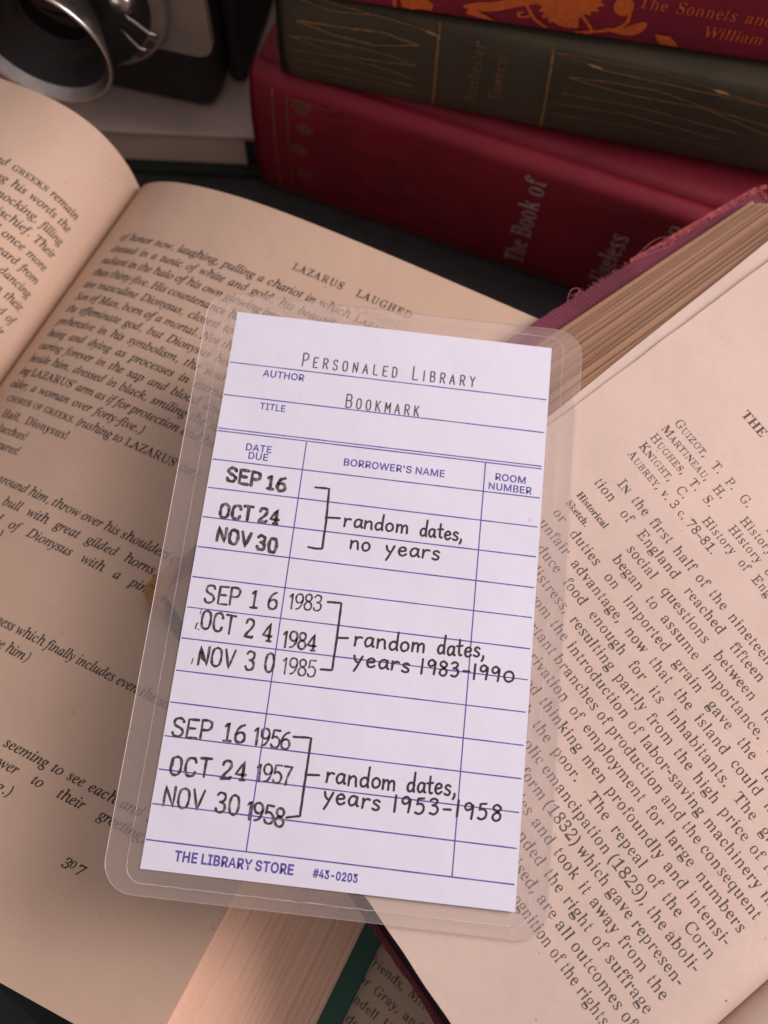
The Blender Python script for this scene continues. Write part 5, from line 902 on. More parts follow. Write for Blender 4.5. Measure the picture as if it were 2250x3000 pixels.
# ================================================================== closed books of the stack behind
def closed_book(name, label, origin, ang, L, T, D, mat_cover, mat_leaf, bulge, left_round=1.5, group=None, shoulder=True):
    """closed book lying flat, spine towards the viewer; origin = lower left end of the spine"""
    pl = frame(origin, ang)
    z0, z1 = origin[2], origin[2] + T
    th = thing(name, origin, label, 'book', group)
    # outer profile of the case (b = depth behind the spine, z)
    prof = [(D, 0), (14, 0), (9, .6), (6.5, 1.2), (4, .3), (1.5, .5), (.3, 2.6)]
    for k in range(1, 8):
        u = k / 8
        prof.append((-bulge * math.sin(math.pi * u) ** .8, 2.6 + (T - 5.2) * u))
    if shoulder:
        prof += [(.2, T - 3.4), (1.2, T - 1.3), (2.8, T - .1), (4.6, T + .5), (6.2, T + .1), (8, T - 1.5), (9.6, T - 1.9), (11.5, T - 1.0), (14, T - .2), (D, T)]
    else:
        prof += [(.3, T - 2.4), (1.5, T - .5), (4, T), (6.5, T - 1.0), (9, T - .5), (14, T), (D, T)]
    sm = catmull(prof, 4)
    inner = [(D, 2.6), (3.0, 2.6), (2.2, 6), (2.2, T - 6), (3.0, T - 2.6), (D, T - 2.6)]
    mb = MB()
    na = 60
    rows = []
    for i in range(na + 1):
        a = L * i / na
        e = 0.0
        for dd in (a, L - a):
            if dd < left_round:
                e = max(e, left_round - math.sqrt(max(0, left_round ** 2 - (left_round - dd) ** 2)))
        rows.append([pl(a, b + e * (1 if b < D * .5 else 0) + .12 * noise.noise((a * .06, z * .08, ang)), z0 + z + .10 * noise.noise((a * .05, b * .05, 3 + ang))) for b, z in sm])
    mb.grid(rows, 0, True, flip=True)
    # end caps of the case: strip between outer and inner profile
    for a in (0, L):
        n = len(sm)
        m = len(inner)
        vs = [pl(a, b + (left_round if b < D * .5 else 0) * 0, z0 + z) for b, z in sm] + [pl(a, b, z0 + z) for b, z in inner]
        fs = []
        for i in range(n - 1):
            j0 = round(i * (m - 1) / (n - 1))
            j1 = round((i + 1) * (m - 1) / (n - 1))
            fs.append([i, i + 1, n + j1] + ([n + j0] if j0 != j1 else []))
        mb.add(vs, fs, 0)
    rows = [[pl(a, b, z0 + z) for b, z in inner] for a in (0, L)]
    mb.grid(rows, 0, False)
    cov = mb.build('cover', mat_cover, th)
    mb = MB()
    box(mb, pl, 3, L - 3, 3.2, D - 4, z0 + 2.8, z0 + T - 2.8)
    mb.build('page_block', mat_leaf, th)

    def on_spine(a, zz, lift):
        z = zz - z0
        if z <= 2.6 or z >= T - 3.4:
            b = .3
        else:
            b = -bulge * math.sin(math.pi * (z - 2.6) / (T - 5.2)) ** .8
        if shoulder and z > T - 3.4:
            b = .4 + (z - T + 3.4) * .6
        return pl(a, b - lift - .16, zz)
    return cov, on_spine


# --- red book at the bottom of the stack
red, spine_r = closed_book('red_book', 'thick red cloth book with gold tooling at the bottom of the stack', (-55, 165.8, -42), -14.0, 232, 56.5, 150,
                           M['cloth_red'], M['leaf_cream'], 1.6, group='closed books stacked at the back')


def spine_text(ik, txt, em, x_base, z0, z1, hs=1.0):
    """words that run upwards on the spine of a lying book: letter tops point to the left end"""
    sub = Ink(ik.mb, lambda x, y, l: ik.put(x_base - y, z0 + x, l), ik.mi)
    sub.line(txt, 'r', em, 0, 0, z1 - z0, None, hs=hs)


mb = MB()
ik = Ink(mb, spine_r, 0)
spine_text(ik, 'The Book of', 14.6, 98.2, -34.5, 10.6, 1.0)
mb.build('title_lettering', M['white_print'], red)
mb = MB()
ik = Ink(mb, spine_r, 0)
spine_text(ik, 'Useless', 14.6, 128.0, -29.0, -.5, 1.0)
mb.build('title_lettering', M['white_print'], red)
mb = MB()
ik = Ink(mb, spine_r, 0)
spine_text(ik, 'Information', 9.5, 141.0, -36.0, 11.0, 1.0)
mb.build('title_lettering', M['white_print'], red)
mb = MB()
ik = Ink(mb, spine_r, 0)
for z in (12.6, -38.2):
    ik.stroke([(8 + k * 4, z) for k in range(54)], .45, False)
ik.stroke([(8, 12.6 - k * 2.54) for k in range(21)], .45, False)
ik.stroke([(12.8, 10.2 - k * 2.4) for k in range(20)], .3, False)
ik.stroke([(12.8 + k * 3, 10.2) for k in range(6)], .3, False)
for cx, cz, r0, tw in ((17.5, 7.6, 3.4, 2.2), (18.6, -1.5, 2.8, 2.0), (16.5, -12, 3.0, 2.2), (18, -24, 3.2, 2.1)):
    ik.stroke([(cx + r0 * (1 - u / 26) * math.cos(u * tw * .30), cz + r0 * (1 - u / 26) * math.sin(u * tw * .30)) for u in range(24)], .5)
mb.build('gold_tooling', M['gold_dim'], red)
mb = MB()
ik = Ink(mb, spine_r, 0)


def leafshape(cx, cy, a, ln, wd, n=9):
    c, s = math.cos(R(a)), math.sin(R(a))
    up, dn = [], []
    for k in range(n):
        u = k / (n - 1)
        w = wd * math.sin(math.pi * u) ** .7 * (1 + .12 * ((-1) ** k))
        up.append((cx + u * ln * c - w * s, cy + u * ln * s + w * c))
        dn.append((cx + u * ln * c + w * s, cy + u * ln * s - w * c))
    return up + dn[::-1][1:-1]


for cx, cz, a, ln, wd in ((24, 9, 10, 8, 1.8), (26, 4, -30, 9, 2.2), (31, 6, -60, 7, 2), (24, -6, 20, 10, 2.6), (33, -3, -20, 9, 2.4), (42, -6, 15, 9, 3.2), (44, -11, -25, 11, 3.0),
                         (50, -8, 5, 8, 2.6), (30, -18, 12, 10, 2.6), (40, -22, -8, 12, 2.8), (52, -20, 10, 9, 2.4), (60, -26, -12, 10, 2.4), (26, -30, 4, 11, 2.2)):
    ik.poly(leafshape(cx, cz, a, ln, wd))
mb.build('dark_leaf_print', M['stamp_dark'], red)

# --- olive green book on top of it
olv, spine_o = closed_book('olive_book', 'dark olive cloth book with scratchy gold lines, lying on the thick red book', (-44.2, 165.0, 15.0), -6.09, 215, 33.4, 140,
                           M['cloth_olive'], M['leaf_cream'], 1.2, 3.0, 'closed books stacked at the back', shoulder=False)
OFF = 27.4                                     # tooling measured from a point 27.4 mm in


def so(a, z, l):
    return spine_o(a + OFF, z, l)


mb = MB()
ik = Ink(mb, so, 0)
for pts in ([(19.4, 49), (19.6, 40), (19.9, 30), (20.0, 18)], [(51.2, 49.5), (52, 40), (52.8, 28), (53.3, 18)]):
    ik.stroke(dens(pts, 5), .75)


def scratch(pts, w=.5):
    p = dens(pts, 8)
    p = [(x + random.uniform(-.12, .12), z + random.uniform(-.10, .10)) for x, z in p]
    ik.stroke(p, [w * random.uniform(.6, 1.25) for _ in p])


scratch([(-22, 48), (-12, 45.6), (4, 47.2), (18.6, 44.8)])
scratch([(-14, 48.8), (-4, 47.5), (10, 46.2), (18.8, 44.8)])
scratch([(-21.3, 40.6), (-6, 41.4), (3.4, 42.4), (13.8, 40.6)], .6)
scratch([(-21.0, 40.4), (-10, 38.2), (2.0, 37.6), (13.8, 40.4)], .6)
scratch([(-23.7, 34.8), (-8, 35.6), (6, 35.0), (13.8, 33.2)])
scratch([(-23.0, 34.6), (-10, 31.6), (2, 31.8), (13.8, 33.2)])
scratch([(-23.8, 29.4), (-8, 30.6), (6, 29.4), (13.6, 27.4)])
scratch([(-23.0, 25.6), (-6, 26.0), (13.6, 24.4)], .4)
scratch([(-22, 21.8), (-4, 22.4), (18, 21.6)], .4)
scratch([(52.3, 46.9), (68, 47.2), (83.4, 47.2), (98, 45.0), (112.2, 43.8), (150, 46)])
scratch([(52.6, 46.6), (66, 44.6), (84, 44.2), (112, 43.6), (140, 40)])
scratch([(57.5, 40.2), (70, 41.2), (82, 41.6), (98, 39.0), (116, 37.0), (150, 34)], .45)
scratch([(57.5, 39.8), (74.7, 38.4), (96, 38.8), (116, 34.0), (150, 38)], .45)
scratch([(56.5, 34.0), (80, 34.6), (110, 32.0)], .4)
scratch([(56, 29.5), (76, 31.0), (104, 28.5)], .4)
scratch([(56, 25), (80, 26.4), (108, 24)], .35)
mb.build('gold_tooling', M['gold'], olv)
mb = MB()
ik = Ink(mb, so, 0)
spine_text(ik, 'Barchester', 7.4, 32.6, 22.5, 45.5, .8)
mb.build('title_lettering', M['gold_dim'], olv)
mb = MB()
ik = Ink(mb, so, 0)
spine_text(ik, 'Towers', 7.4, 39.4, 25.0, 42.0, .8)
mb.build('title_lettering', M['gold_dim'], olv)

# --- crimson book on the top of the stack
crm, spine_c = closed_book('crimson_book', 'crimson cloth book with orange flower print on its spine, topmost of the stack', (-44.7, 163.3, 48.9), -2.2, 220, 37, 140,
                           M['cloth_crimson'], M['leaf_cream'], .9, 1.0, 'closed books stacked at the back', shoulder=False)
OFC = 28.0


def sc2(a, z, l):
    return spine_c(a + OFC, z, l)


mb = MB()
ik = Ink(mb, sc2, 0)
ik.line('The Sonnets and Poems', 'r', 8.2, 69.5, 63.2, None, None, hs=.85, track=0)
mb.build('title_lettering', M['orange_print'], crm)
mb = MB()
ik = Ink(mb, sc2, 0)
ik.line('William Shakespeare', 'r', 8.2, 88.6, 56.6, None, None, hs=.85, track=0)
mb.build('author_lettering', M['orange_print'], crm)
mb = MB()
ik = Ink(mb, sc2, 0)
ik.poly([(8.2, 51.0), (11.3, 50.7), (13, 51.6), (16.4, 51.6), (16.8, 54.2), (15.2, 55.0), (16.0, 57.5), (13, 56.2), (11, 58.2), (9.6, 55.6), (7.6, 55.4)])
ik.stroke(catmull([(6.2, 51.2), (6.0, 56), (5.2, 62), (7, 70)], 5), 1.0)
ik.poly(catmull([(24.4, 55.0), (28.7, 54.0), (33, 54.8), (37, 56.6), (41, 58.4), (46, 60.6), (49, 63.4), (44, 63.2), (38, 61.0), (33, 58.2), (28.5, 57.2)], 3, True))
ik.poly(catmull([(26.0, 52.4), (30.4, 51.5), (34, 51.0), (29.6, 53.6), (26.4, 54.2)], 3, True))
ik.stroke(catmull([(39.5, 61.5), (42.2, 57.2), (44.2, 54.2), (47.8, 51.6)], 6), .9)
ik.stroke(catmull([(43.4, 55.6), (42.6, 54.9), (41.0, 54.2), (39.8, 54.6), (39.7, 55.6), (40.6, 55.9)], 5), .8)
rim = []
for k in range(46):
    a = k / 46 * 2 * math.pi
    rr = 8.2 + .75 * ((-1) ** k) + 1.0 * math.sin(a * 3 + 1)
    rim.append((51.5 + rr * 1.0 * math.cos(a), 62.4 + rr * .95 * math.sin(a)))
ik.poly(rim)
fan = [(50.0, 58), (49.8, 55.2), (49.2, 53.9)]
for k in range(9):
    fan += [(50.4 + k * .72, 53.0 - (.5 if k % 2 else 0) + .03 * (k - 4) ** 2)]
fan += [(56.2, 54.0), (55.6, 56.2), (56.4, 58.5)]
ik.poly(fan)
ik.poly(catmull([(63.5, 63.0), (63.9, 61.4), (65.4, 60.0), (67.2, 59.8), (68.5, 61.2), (68.6, 63.6), (67, 66), (64.4, 65.4)], 3, True))
ik.stroke(catmull([(68.3, 60.6), (68.2, 57.4), (65.6, 54.6), (61.5, 53.0), (56.0, 51.4)], 6), 1.0)
ik.poly(catmull([(62.8, 54.4), (67.5, 55.4), (70.6, 57.6), (73.0, 58.8), (73.6, 57.0), (72.2, 54.2), (69.4, 53.0), (65.6, 53.4)], 3, True))
ik.stroke(catmull([(56.5, 57.5), (58.6, 55.0), (60.0, 52.6), (58.6, 51.2)], 5), .9)
ik.poly([(76.6, 55.0), (80.6, 54.9), (82.6, 53.2), (83.8, 51.5), (79.0, 51.3), (77.6, 53.2)])
mb.build('flower_print', M['orange_print'], crm)

# ================================================================== cream book under the folding camera
cream = thing('cream_book', (-111.1, 166.1, TZ), 'pale cream book with dark green spine lying under the old camera', 'book')
pl = frame((-111.1, 166.1, TZ), 4.59)
mb = MB()
box(mb, pl, -70, 58, 0, 118, -23.0, -21.0, 0, .5)
box(mb, pl, -70, 58, .6, 118, -24.4, -23.1, 0, .4)
mb.build('top_board', M['cloth_cream'], cream)
mb = MB()
box(mb, pl, -70, 61, -2.0, 118, TZ, -38.6, 0, .6)
mb.build('bottom_board', M['cloth_dark'], cream)
mb = MB()
box(mb, pl, 50.4, 60, 1.4, 116, -38.5, -24.5, 0, .8)
mb.build('spine', M['cloth_dark'], cream)
mb = MB()
box(mb, pl, -68, 50.2, 1.8, 115, -38.5, -24.5)
mb.build('page_block', M['leaf_cream'], cream)

# ================================================================== old camera
camT = thing('old_camera', (-89, 200, -21), 'old black leather camera with a big chrome rimmed lens hood', 'camera')
pl = frame((-107.5 + 36.9 * .993 - 0, 182.1 - 36.9 * .118, -21), -6.8)   # a = 0 at the lower right front corner
mb = MB()
box(mb, pl, -112, 0, 0, 43, -21, 62, 0, 5)
mb.build('body', M['leather'], camT)
mb = MB()
box(mb, pl, .4, 6.5, 14, 78, -21, 48, 0, 2.5)
mb.build('case_flap', M['leather'], camT)
mb = MB()


def vert(pl, depth0):
    return lambda u, v, h: pl(u, depth0 - h, v)


def rrect(u0, v0, u1, v1, r, n=6):
    out = []
    for cx, cy, a0 in ((u1 - r, v0 + r, -90), (u1 - r, v1 - r, 0), (u0 + r, v1 - r, 90), (u0 + r, v0 + r, 180)):
        for k in range(n + 1):
            a = R(a0 + 90 * k / n)
            out.append((cx + r * math.cos(a), cy + r * math.sin(a)))
    return out


mb.prism(rrect(-84, 8.5, 3.6, 66, 6), vert(pl, 0), .2, 2.8)
fplate = mb.build('front_plate', M['plate'], camT)
LX, LZ = -37.5, 29.0                          # lens axis on the front


def ring(prof, name, mat, parent=None, seg=64, tiltx=0.0):
    mb = MB()
    rows = []
    for d, r in prof:
        rows.append([pl(LX + tiltx * d + r * math.cos(2 * math.pi * k / seg), -d, LZ + .13 * d + r * math.sin(2 * math.pi * k / seg)) for k in range(seg)])
    mb.grid(rows, 0, True, True)
    return mb.build(name, mat, parent or camT, recalc=True)


flange = ring([(2.8, 10), (2.8, 29.2), (3.4, 29.8), (6.6, 29.8), (7.2, 29.2), (7.2, 10)], 'shutter_flange', M['plate'])
housing = ring([(7.2, 8), (7.2, 25.5), (12.4, 25.2), (13, 24.6), (13, 8)], 'shutter_housing', M['black'])
mb = MB()
for a0, a1 in ((-52, -40), (-38, -30), (-26, -22)):
    vs = []
    for k in range(9):
        a = R(a0 + (a1 - a0) * k / 8)
        for r in (26.3, 28.6):
            vs.append(pl(LX + r * math.cos(a), -7.35, LZ + .13 * 7.35 + r * math.sin(a)))
    mb.add(vs, [[2 * k, 2 * k + 1, 2 * k + 3, 2 * k + 2] for k in range(8)])
mb.build('scale_marks', M['red_mark'], flange)
hood = ring([(13, 9), (13, 11.6), (15, 12.4), (19, 14.6), (24, 17.6), (31.2, 22.2), (32.2, 22.3), (32.5, 21.9), (32.3, 21.4), (31.2, 20.9), (28, 18.9)], 'lens_hood', M['chrome'])
ring([(30.9, 20.85), (27, 18.2), (22, 15.2), (19.5, 13.4), (19.2, 12.2), (17.6, 11.8), (16.6, 9.5)], 'hood_lining', M['black'], hood)
mb = MB()
rows = []
for q in range(7):
    rr = 11.7 * math.sin(q / 6 * math.pi / 2)
    dd = 16.2 + 2.0 * math.cos(q / 6 * math.pi / 2)
    rows.append([pl(LX + rr * math.cos(2 * math.pi * k / 40), -dd, LZ + .13 * dd + rr * math.sin(2 * math.pi * k / 40)) for k in range(40)])
mb.grid(rows, 0, True, True)
mb.build('lens_glass', M['glass'], hood, recalc=True)
# engraved letter on the rim of the hood, screws, levers
mb = MB()


def onhood(a_deg, d, up):
    r = 17.6 + (d - 24) * .64 + .15
    a = R(a_deg)
    return pl(LX + r * math.cos(a), -d, LZ + .13 * d + r * math.sin(a))


for k, ch in enumerate('U'):
    adv, outs = glyph('s' + ch)
    for flat, tris in outs:
        mb.add([onhood(52 - k * 14 - px * 24, 26.5 + (py - .2) * 8, 0) for px, py in flat], tris)
mb.build('engraving', M['black'], hood)
for (u, v, d, r, m) in ((-13.4, 15.6, 2.8, 3.3, 'chrome'), (-13.4, 52, 2.8, 3.3, 'chrome')):
    mb = MB()
    rows = [[pl(u + q * math.cos(2 * math.pi * k / 24), -dd, v + q * math.sin(2 * math.pi * k / 24)) for k in range(24)]
            for dd, q in ((d - 1, r), (d + 1.5, r), (d + 2.2, r * .8), (d + 2.1, r * .5), (d + 1.6, .3))]
    mb.grid(rows, 0, True, True)
    mb.build('screw', M[m], fplate, recalc=True)
mb = MB()
mb.tube([pl(LX + 19, -13.2, LZ + 4), pl(LX + 23, -14.5, LZ + 2.5), pl(LX + 27, -14.5, LZ - 1), pl(LX + 29.5, -14, LZ - 2)], [.6, .55, .5, .7])
mb.tube([pl(LX + 18, -13.6, LZ - 3), pl(LX + 23, -15, LZ - 7.5), pl(LX + 25, -15, LZ - 8)], [.4, .45, .45])
mb.build('shutter_lever', M['chrome'], housing)
mb = MB()
rows = [[pl(LX + 22 + q * math.cos(2 * math.pi * k / 20), -dd, LZ + 11 + q * math.sin(2 * math.pi * k / 20)) for k in range(20)]
        for dd, q in ((12, 3.4), (17.5, 3.4), (18.2, 2.8), (18.3, .2))]
mb.grid(rows, 0, True, True)
mb.build('dial', M['chrome'], housing, recalc=True)

# ================================================================== dark green book that carries the left side of the open play book
GP = (-82.48, 125.37)                        # head of the gutter of the open play book
PHI = 70.5
pA = frame(GP, PHI - 90)                     # local frame: s to the right across the gutter, t towards the head


def plA(s, t, z):
    return pA(s + .03 * t, t, z)


prop = thing('green_book', (*plA(-50, -60, 0)[:2], TZ), 'closed dark green cloth book lying under the open book of italic print', 'book')
mb = MB()
box(mb, plA, -135, 15, -185, -5, 1.9, 4.6, 0, .8)
box(mb, plA, -135, 15, -185, -5, TZ, TZ + 2.8, 0, .8)
box(mb, plA, 12.4, 15, -184.5, -5.5, TZ + 2.9, 1.8, 0, .4)
mb.build('cover', M['cloth_dark'], prop)
mb = MB()
box(mb, plA, -131, 12.2, -181, -9, TZ + 2.9, 1.8)
mb.build('page_block', M['leaf_cream'], prop)

# ================================================================== open book underneath (only a sliver of one page shows)
pC = frame((0, 0, 0), -32.0)
low = thing('open_book', (30, -40, TZ), 'shaded open book lying lowest, only a corner of its roman print showing', 'book')
CU0, CU1 = -30, 86                            # left page block along the text direction
mb = MB()
box(mb, pC, CU0 - 5, CU1 + 130, -135, 60, TZ, TZ + 3, 0, .8)
mb.build('cover', M['cloth_dark'], low)
mb = MB()
box(mb, pC, CU0, CU1, -92, 55, TZ + 3.1, 3.3)
mb.build('page_block', M['leaf_tan'], low)
mb = MB()
box(mb, pC, CU1 + .5, CU1 + 122, -92, 55, TZ + 3.1, 3.3)
mb.build('page_block', M['leaf_tan'], low)
mb = MB()
rows = []
for i in range(41):
    u = CU0 + (CU1 - CU0) * i / 40
    rows.append([pC(u, -92 + 147 * j / 40, 3.5 + .12 * noise.noise((u * .05, j * .2, 1))) for j in range(41)])
mb.grid(rows, 0, True)
ik = Ink(mb, lambda x, y, l: pC(x, y, 3.65 + l), 1)
ik.line('among his', 'r', 4.75, 50.5, -58.4)
ik.line('friends, Mr. Pope', 'r', 4.75, 52.6, -63.1, None, None, space=.30)
ik.line('or Gray, and the', 'r', 4.75, 53.2, -67.7, None, None, space=.28)
ik.line('ndell Us', 'r', 4.75, 55.0, -72.2, None, None, space=.34)
ik.line('do not', 'r', 4.75, 56.2, -76.6)
mb.build('page', [M['page_brown'], M['ink_old']], low)

# ================================================================== open play book, italic print
play = thing('open_book', (*plA(0, -90, 0)[:2], 5), 'open book with italic play text, green boards and deep gutter on the left', 'book')
TA, TB = 0.0, -198.6
RP = [(0, 7), (2.6, 10.8), (6.2, 14.2), (10.6, 17.2), (16, 20.1), (25, 23.5), (36, 26.4), (48, 28.3), (62, 29.6), (80, 30.5), (100, 31), (127.5, 31.4)]
LP = [(0, 7), (-.9, 14), (-3.2, 21), (-7.2, 27.3), (-12.5, 31.4), (-19, 33.6), (-28, 34.2), (-40, 33), (-60, 31.5), (-90, 30), (-127, 29)]


class Curve:
    def __init__(self, pts):
        self.p = catmull(pts, 14)
        self.a = [0]
        for q, r in zip(self.p, self.p[1:]):
            self.a.append(self.a[-1] + math.hypot(r[0] - q[0], r[1] - q[1]))
        self.L = self.a[-1]

    def at(self, a):
        a = min(max(a, 0), self.L - 1e-6)
        lo, hi = 0, len(self.a) - 1
        while hi - lo > 1:
            m = (lo + hi) // 2
            if self.a[m] <= a:
                lo = m
            else:
                hi = m
        k = (a - self.a[lo]) / (self.a[hi] - self.a[lo])
        p, q = self.p[lo], self.p[hi]
        d = (q[0] - p[0], q[1] - p[1])
        n = math.hypot(*d)
        return p[0] + d[0] * k, p[1] + d[1] * k, d[0] / n, d[1] / n

    def arc(self, s):
        for i in range(len(self.p) - 1):
            a, b = self.p[i][0], self.p[i + 1][0]
            if (a - s) * (b - s) <= 0 and a != b:
                return self.a[i] + (s - a) / (b - a) * (self.a[i + 1] - self.a[i])
        return self.L


RC, LC = Curve(RP), Curve(LP)


def page_pt(cv, side, arc, t, lift=0.0):
    s, z, dx, dz = cv.at(arc)
    w = min(1, arc / 45) * .05 * noise.noise((arc * .03, t * .022, 4.0 * side))
    nx, nz = (-dz, dx) if side > 0 else (dz, -dx)
    return plA(s + nx * (lift + w), t, z + nz * (lift + w))


def book_page(cv, side, name='page'):
    mb = MB()
    rows = []
    na, nt = 110, 44
    for i in range(na + 1):
        a = cv.L * (i / na) ** 1.25
        rows.append([page_pt(cv, side, a, TA + (TB - TA) * j / nt) for j in range(nt + 1)])
    mb.grid(rows, 0, True, flip=(side > 0))
    return mb


mbR = book_page(RC, 1)
ik = Ink(mbR, lambda x, y, l: page_pt(RC, 1, x, y, l), 1)
EMA = 5.25


def aline(txt, t, s0, s1=None, tail='', em=EMA, style='i', **kw):
    """s0, s1 measured across the page on the skewed frame"""
    a0 = RC.arc(s0 - .03 * t)
    a1 = RC.arc(s1 - .03 * t) if s1 is not None else None
    ik.line(txt, style, em, a0, t, a1, None, tail=tail, **kw)


aline('LAZARUS LAUGHED', -15.4, 61.0, 96.8, em=5.0, style='r', track=.075, hs=.86, heavy=True)
PA = [('of honor now, laughing, pulling a chariot', 8.3, 67.6, ' in which {Lazarus}, '),
      ('dressed in a tunic of white and', 7.9, 53.1, ' gold, his beautiful head'),
      ('radiant in the halo of his own', 7.4, 48.0, ' glowing immortality, less'),
      ('than thirty-five. His countenance', 7.1, 51.5, ' has the look of a posi-'),
      ('tive masculine Dionysus, closest', 6.7, 51.8, ' to the soil of the Gods, a'),
      ('Son of Man, born of a mortal. Not', 6.6, 54.2, ' the coarse, drunken'),
      ('the effeminate god, but Dionysus', 6.3, 54.0, ' become more com-'),
      ('prehensive in his symbolism, the', 6.0, 53.3, ' soul of the recurring'),
      ('being and dying as processes in', 5.7, 52.5, ' eternal growth, the wine'),
      ('curring forever in the sap and blood', 5.4, 58.0, ' and loam of things.'),
      ('beside him, dressed in black, smiling', 5.2, 56.7, ' the same as lead-'),
      ('ing {LAZARUS\'} arm as if for protection', 4.9, 57.0, ' and help is seen'),
      ('older, a woman over forty-five.)', 4.5, 48.7, '')]
for i, (tx, s0, s1, tl) in enumerate(PA):
    aline(tx, -22.4 - 4.39 * i, s0, s1, tl)
aline('{chorus of greeks}. (rushing to {LAZARUS\'}', -22.4 - 4.39 * 13, 6.6, 61.6, ' car)')
aline('<Hail, Dionysus!>', -84.3, 8.6, 31.4)
aline('<Hail, Iacchus!>', -88.6, 4.2, 20.7)
aline('<Hail, Lazarus!>', -93.0, 4.4, 21.1)
aline('(They crowd around him, throw over his shoulder', -101.3, 4, 70.4, 's a')
aline('the hide of a bull with great gilded horns,', -106.2, 3, 71.3, ' put in')
aline('his hand a rod of Dionysus with a pine', -110.9, 3, 72.6, ' cone at')
aline('its top and bow low.)', -114.4, 2.4, 30.3)
aline('(He smiles on them with a tenderness which finally includes even', -132.8, 3, 81.3, ' the soul')
aline('those who most would hate and curse him)', -137.6, 2, 54.0)
aline('(turning his eyes upon the crowd again, seeming to see each', -156.4, 2, 89.4, ' and all as')
aline('one, and speaking as if in answer to their', -160.7, 2, 83.5, ' greeting, his')
aline('voice a deep and joyous ring.)', -165.4, 2, 67.0)
for d_, (ch_, dy_, em_) in enumerate((('3', -.62, 5.0), ('0', 0, 3.7), ('7', -.62, 5.0))):
    aline(ch_, -172.3 + dy_, 85.2 + d_ * 1.7, None, em=em_)
mbR.build('page', [M['page_tan'], M['ink_italic']], play)

mbL = book_page(LC, -1)
# on the left page x runs towards the gutter: arc decreases
ikl = Ink(mbL, lambda x, y, l: page_pt(LC, -1, -x, y, l), 1)


def lline(txt, t, s1, style='i'):
    a1 = LC.arc(s1 - .03 * t)
    n = sum(0.24 * EMA if k[1] is None else GLY[k[1]][0] * k[2] * EMA for k in tokens(txt, style))
    ikl.line(txt, style, EMA, -a1 - n * 1.0, t, -a1, None)


PL = ['and torches. The {Chorus} of old and {greeks} remain', 'behind him in a line, echoing his words the', 'while they dance, rocking, mocking, filling',
      'the night with noisy mischief. Their', 'masks are lifted up and once more', 'a great shout is heard from', 'the streets, and the dancing',
      'men are seen upon their', 'feet at the head of']
for i, tx in enumerate(PL):
    lline(tx, -24.6 - 4.42 * i, -3.6)
for i in range(10):
    lline(['crowd the steps and wave their', 'garlands to the sound of', 'flutes, crying his name', 'as the long day ends and'][i % 4], -64.4 - 4.42 * i, -4.0)
mbL.build('page', [M['page_tan'], M['ink_italic']], play)

# page blocks: right half fans out down to the board
mb = MB()
NL = 64
edge = []
for k in range(NL + 1):
    u = k / NL
    z = 31.2 - u * 23.6
    s = 127.6 + 29.6 * (u ** .92) + 1.6 * math.sin(math.pi * u)
    edge.append((s, z))
jit = [random.uniform(-.32, .32) + (random.uniform(.3, .8) if random.random() < .12 else 0) for _ in range(NL + 1)]
rows = []
nt = 30
for j in range(nt + 1):
    t = TA - .2 + (TB - TA + .4) * j / nt
    sec = []
    for q in range(0, 111, 5):
        s, z, dx, dz = RC.at(RC.L * q / 110)
        sec.append(plA(s + dz * .25, t, z - dx * .25 - .12))
    for k in range(NL):
        s, z = edge[k]
        o = jit[k] + .5 * noise.noise((k * .21, t * .012, 2.2)) + .25 * noise.noise((k * .9, t * .03, 5))
        dz = edge[k + 1][1] - z
        sec.append(plA(s + o, t, z - .02))
        sec.append(plA(s + o + .06, t, z + dz * .72))
    sec.append(plA(157.3, t, 7.55))
    sec.append(plA(2, t, 7.55))
    rows.append(sec)
mb.grid(rows, 0, False, True)
for rr in (rows[0], rows[-1]):
    mb.add(rr, [list(range(len(rr)))], 0)
mb.build('page_block', M['leaf_tan'], play, recalc=True)
mb = MB()
rows = []
for j in range(9):
    t = TA - .2 + (TB - TA + .4) * j / 8
    sec = []
    for q in range(0, 111, 5):
        s, z, dx, dz = LC.at(LC.L * q / 110)
        sec.append(plA(s - dz * .3 - .1, t, z + dx * .3 - .12))
    for k in range(20):
        sec.append(plA(-127.2 - 1.3 * k + random.uniform(-.3, .3), t, 28.6 - 1.05 * k))
    sec.append(plA(-154, t, 7.55))
    sec.append(plA(-1, t, 7.55))
    rows.append(sec)
mb.grid(rows, 0, False, True)
for rr in (rows[0], rows[-1]):
    mb.add(rr, [list(range(len(rr)))], 0)
mb.build('page_block', M['leaf_tan'], play, recalc=True)
mb = MB()
box(mb, plA, 4, 162.8, -202, -.6, 4.9, 7.4, 0, .9)
box(mb, plA, -160, -4, -202, -.6, 4.9, 7.4, 0, .9)
box(mb, plA, -3.9, 3.9, -201.5, -3, 5.0, 6.6, 0, .4)
mb.build('cover', M['cloth_green'], play)

# ================================================================== open history book, roman print
BO = (-31.9, -20.2)
plB = frame(BO, -47.8)
hist = thing('open_book', (*plB(60, 90, 0)[:2], 33), 'open old history book with roman print, slanted brown leaves and frayed maroon cover', 'book')
# cover boards: outline with worn, frayed edge
out = []


def fray(n, a, b, amp, seed):
    pts = []
    for k in range(n):
        u = k / n
        x, y = a[0] + (b[0] - a[0]) * u, a[1] + (b[1] - a[1]) * u
        o = amp * (noise.noise((u * n * .35, seed, .3)) + .6 * random.uniform(-1, 1))
        d = math.hypot(b[0] - a[0], b[1] - a[1])
        pts.append((x - (b[1] - a[1]) / d * o, y + (b[0] - a[0]) / d * o))
    return pts


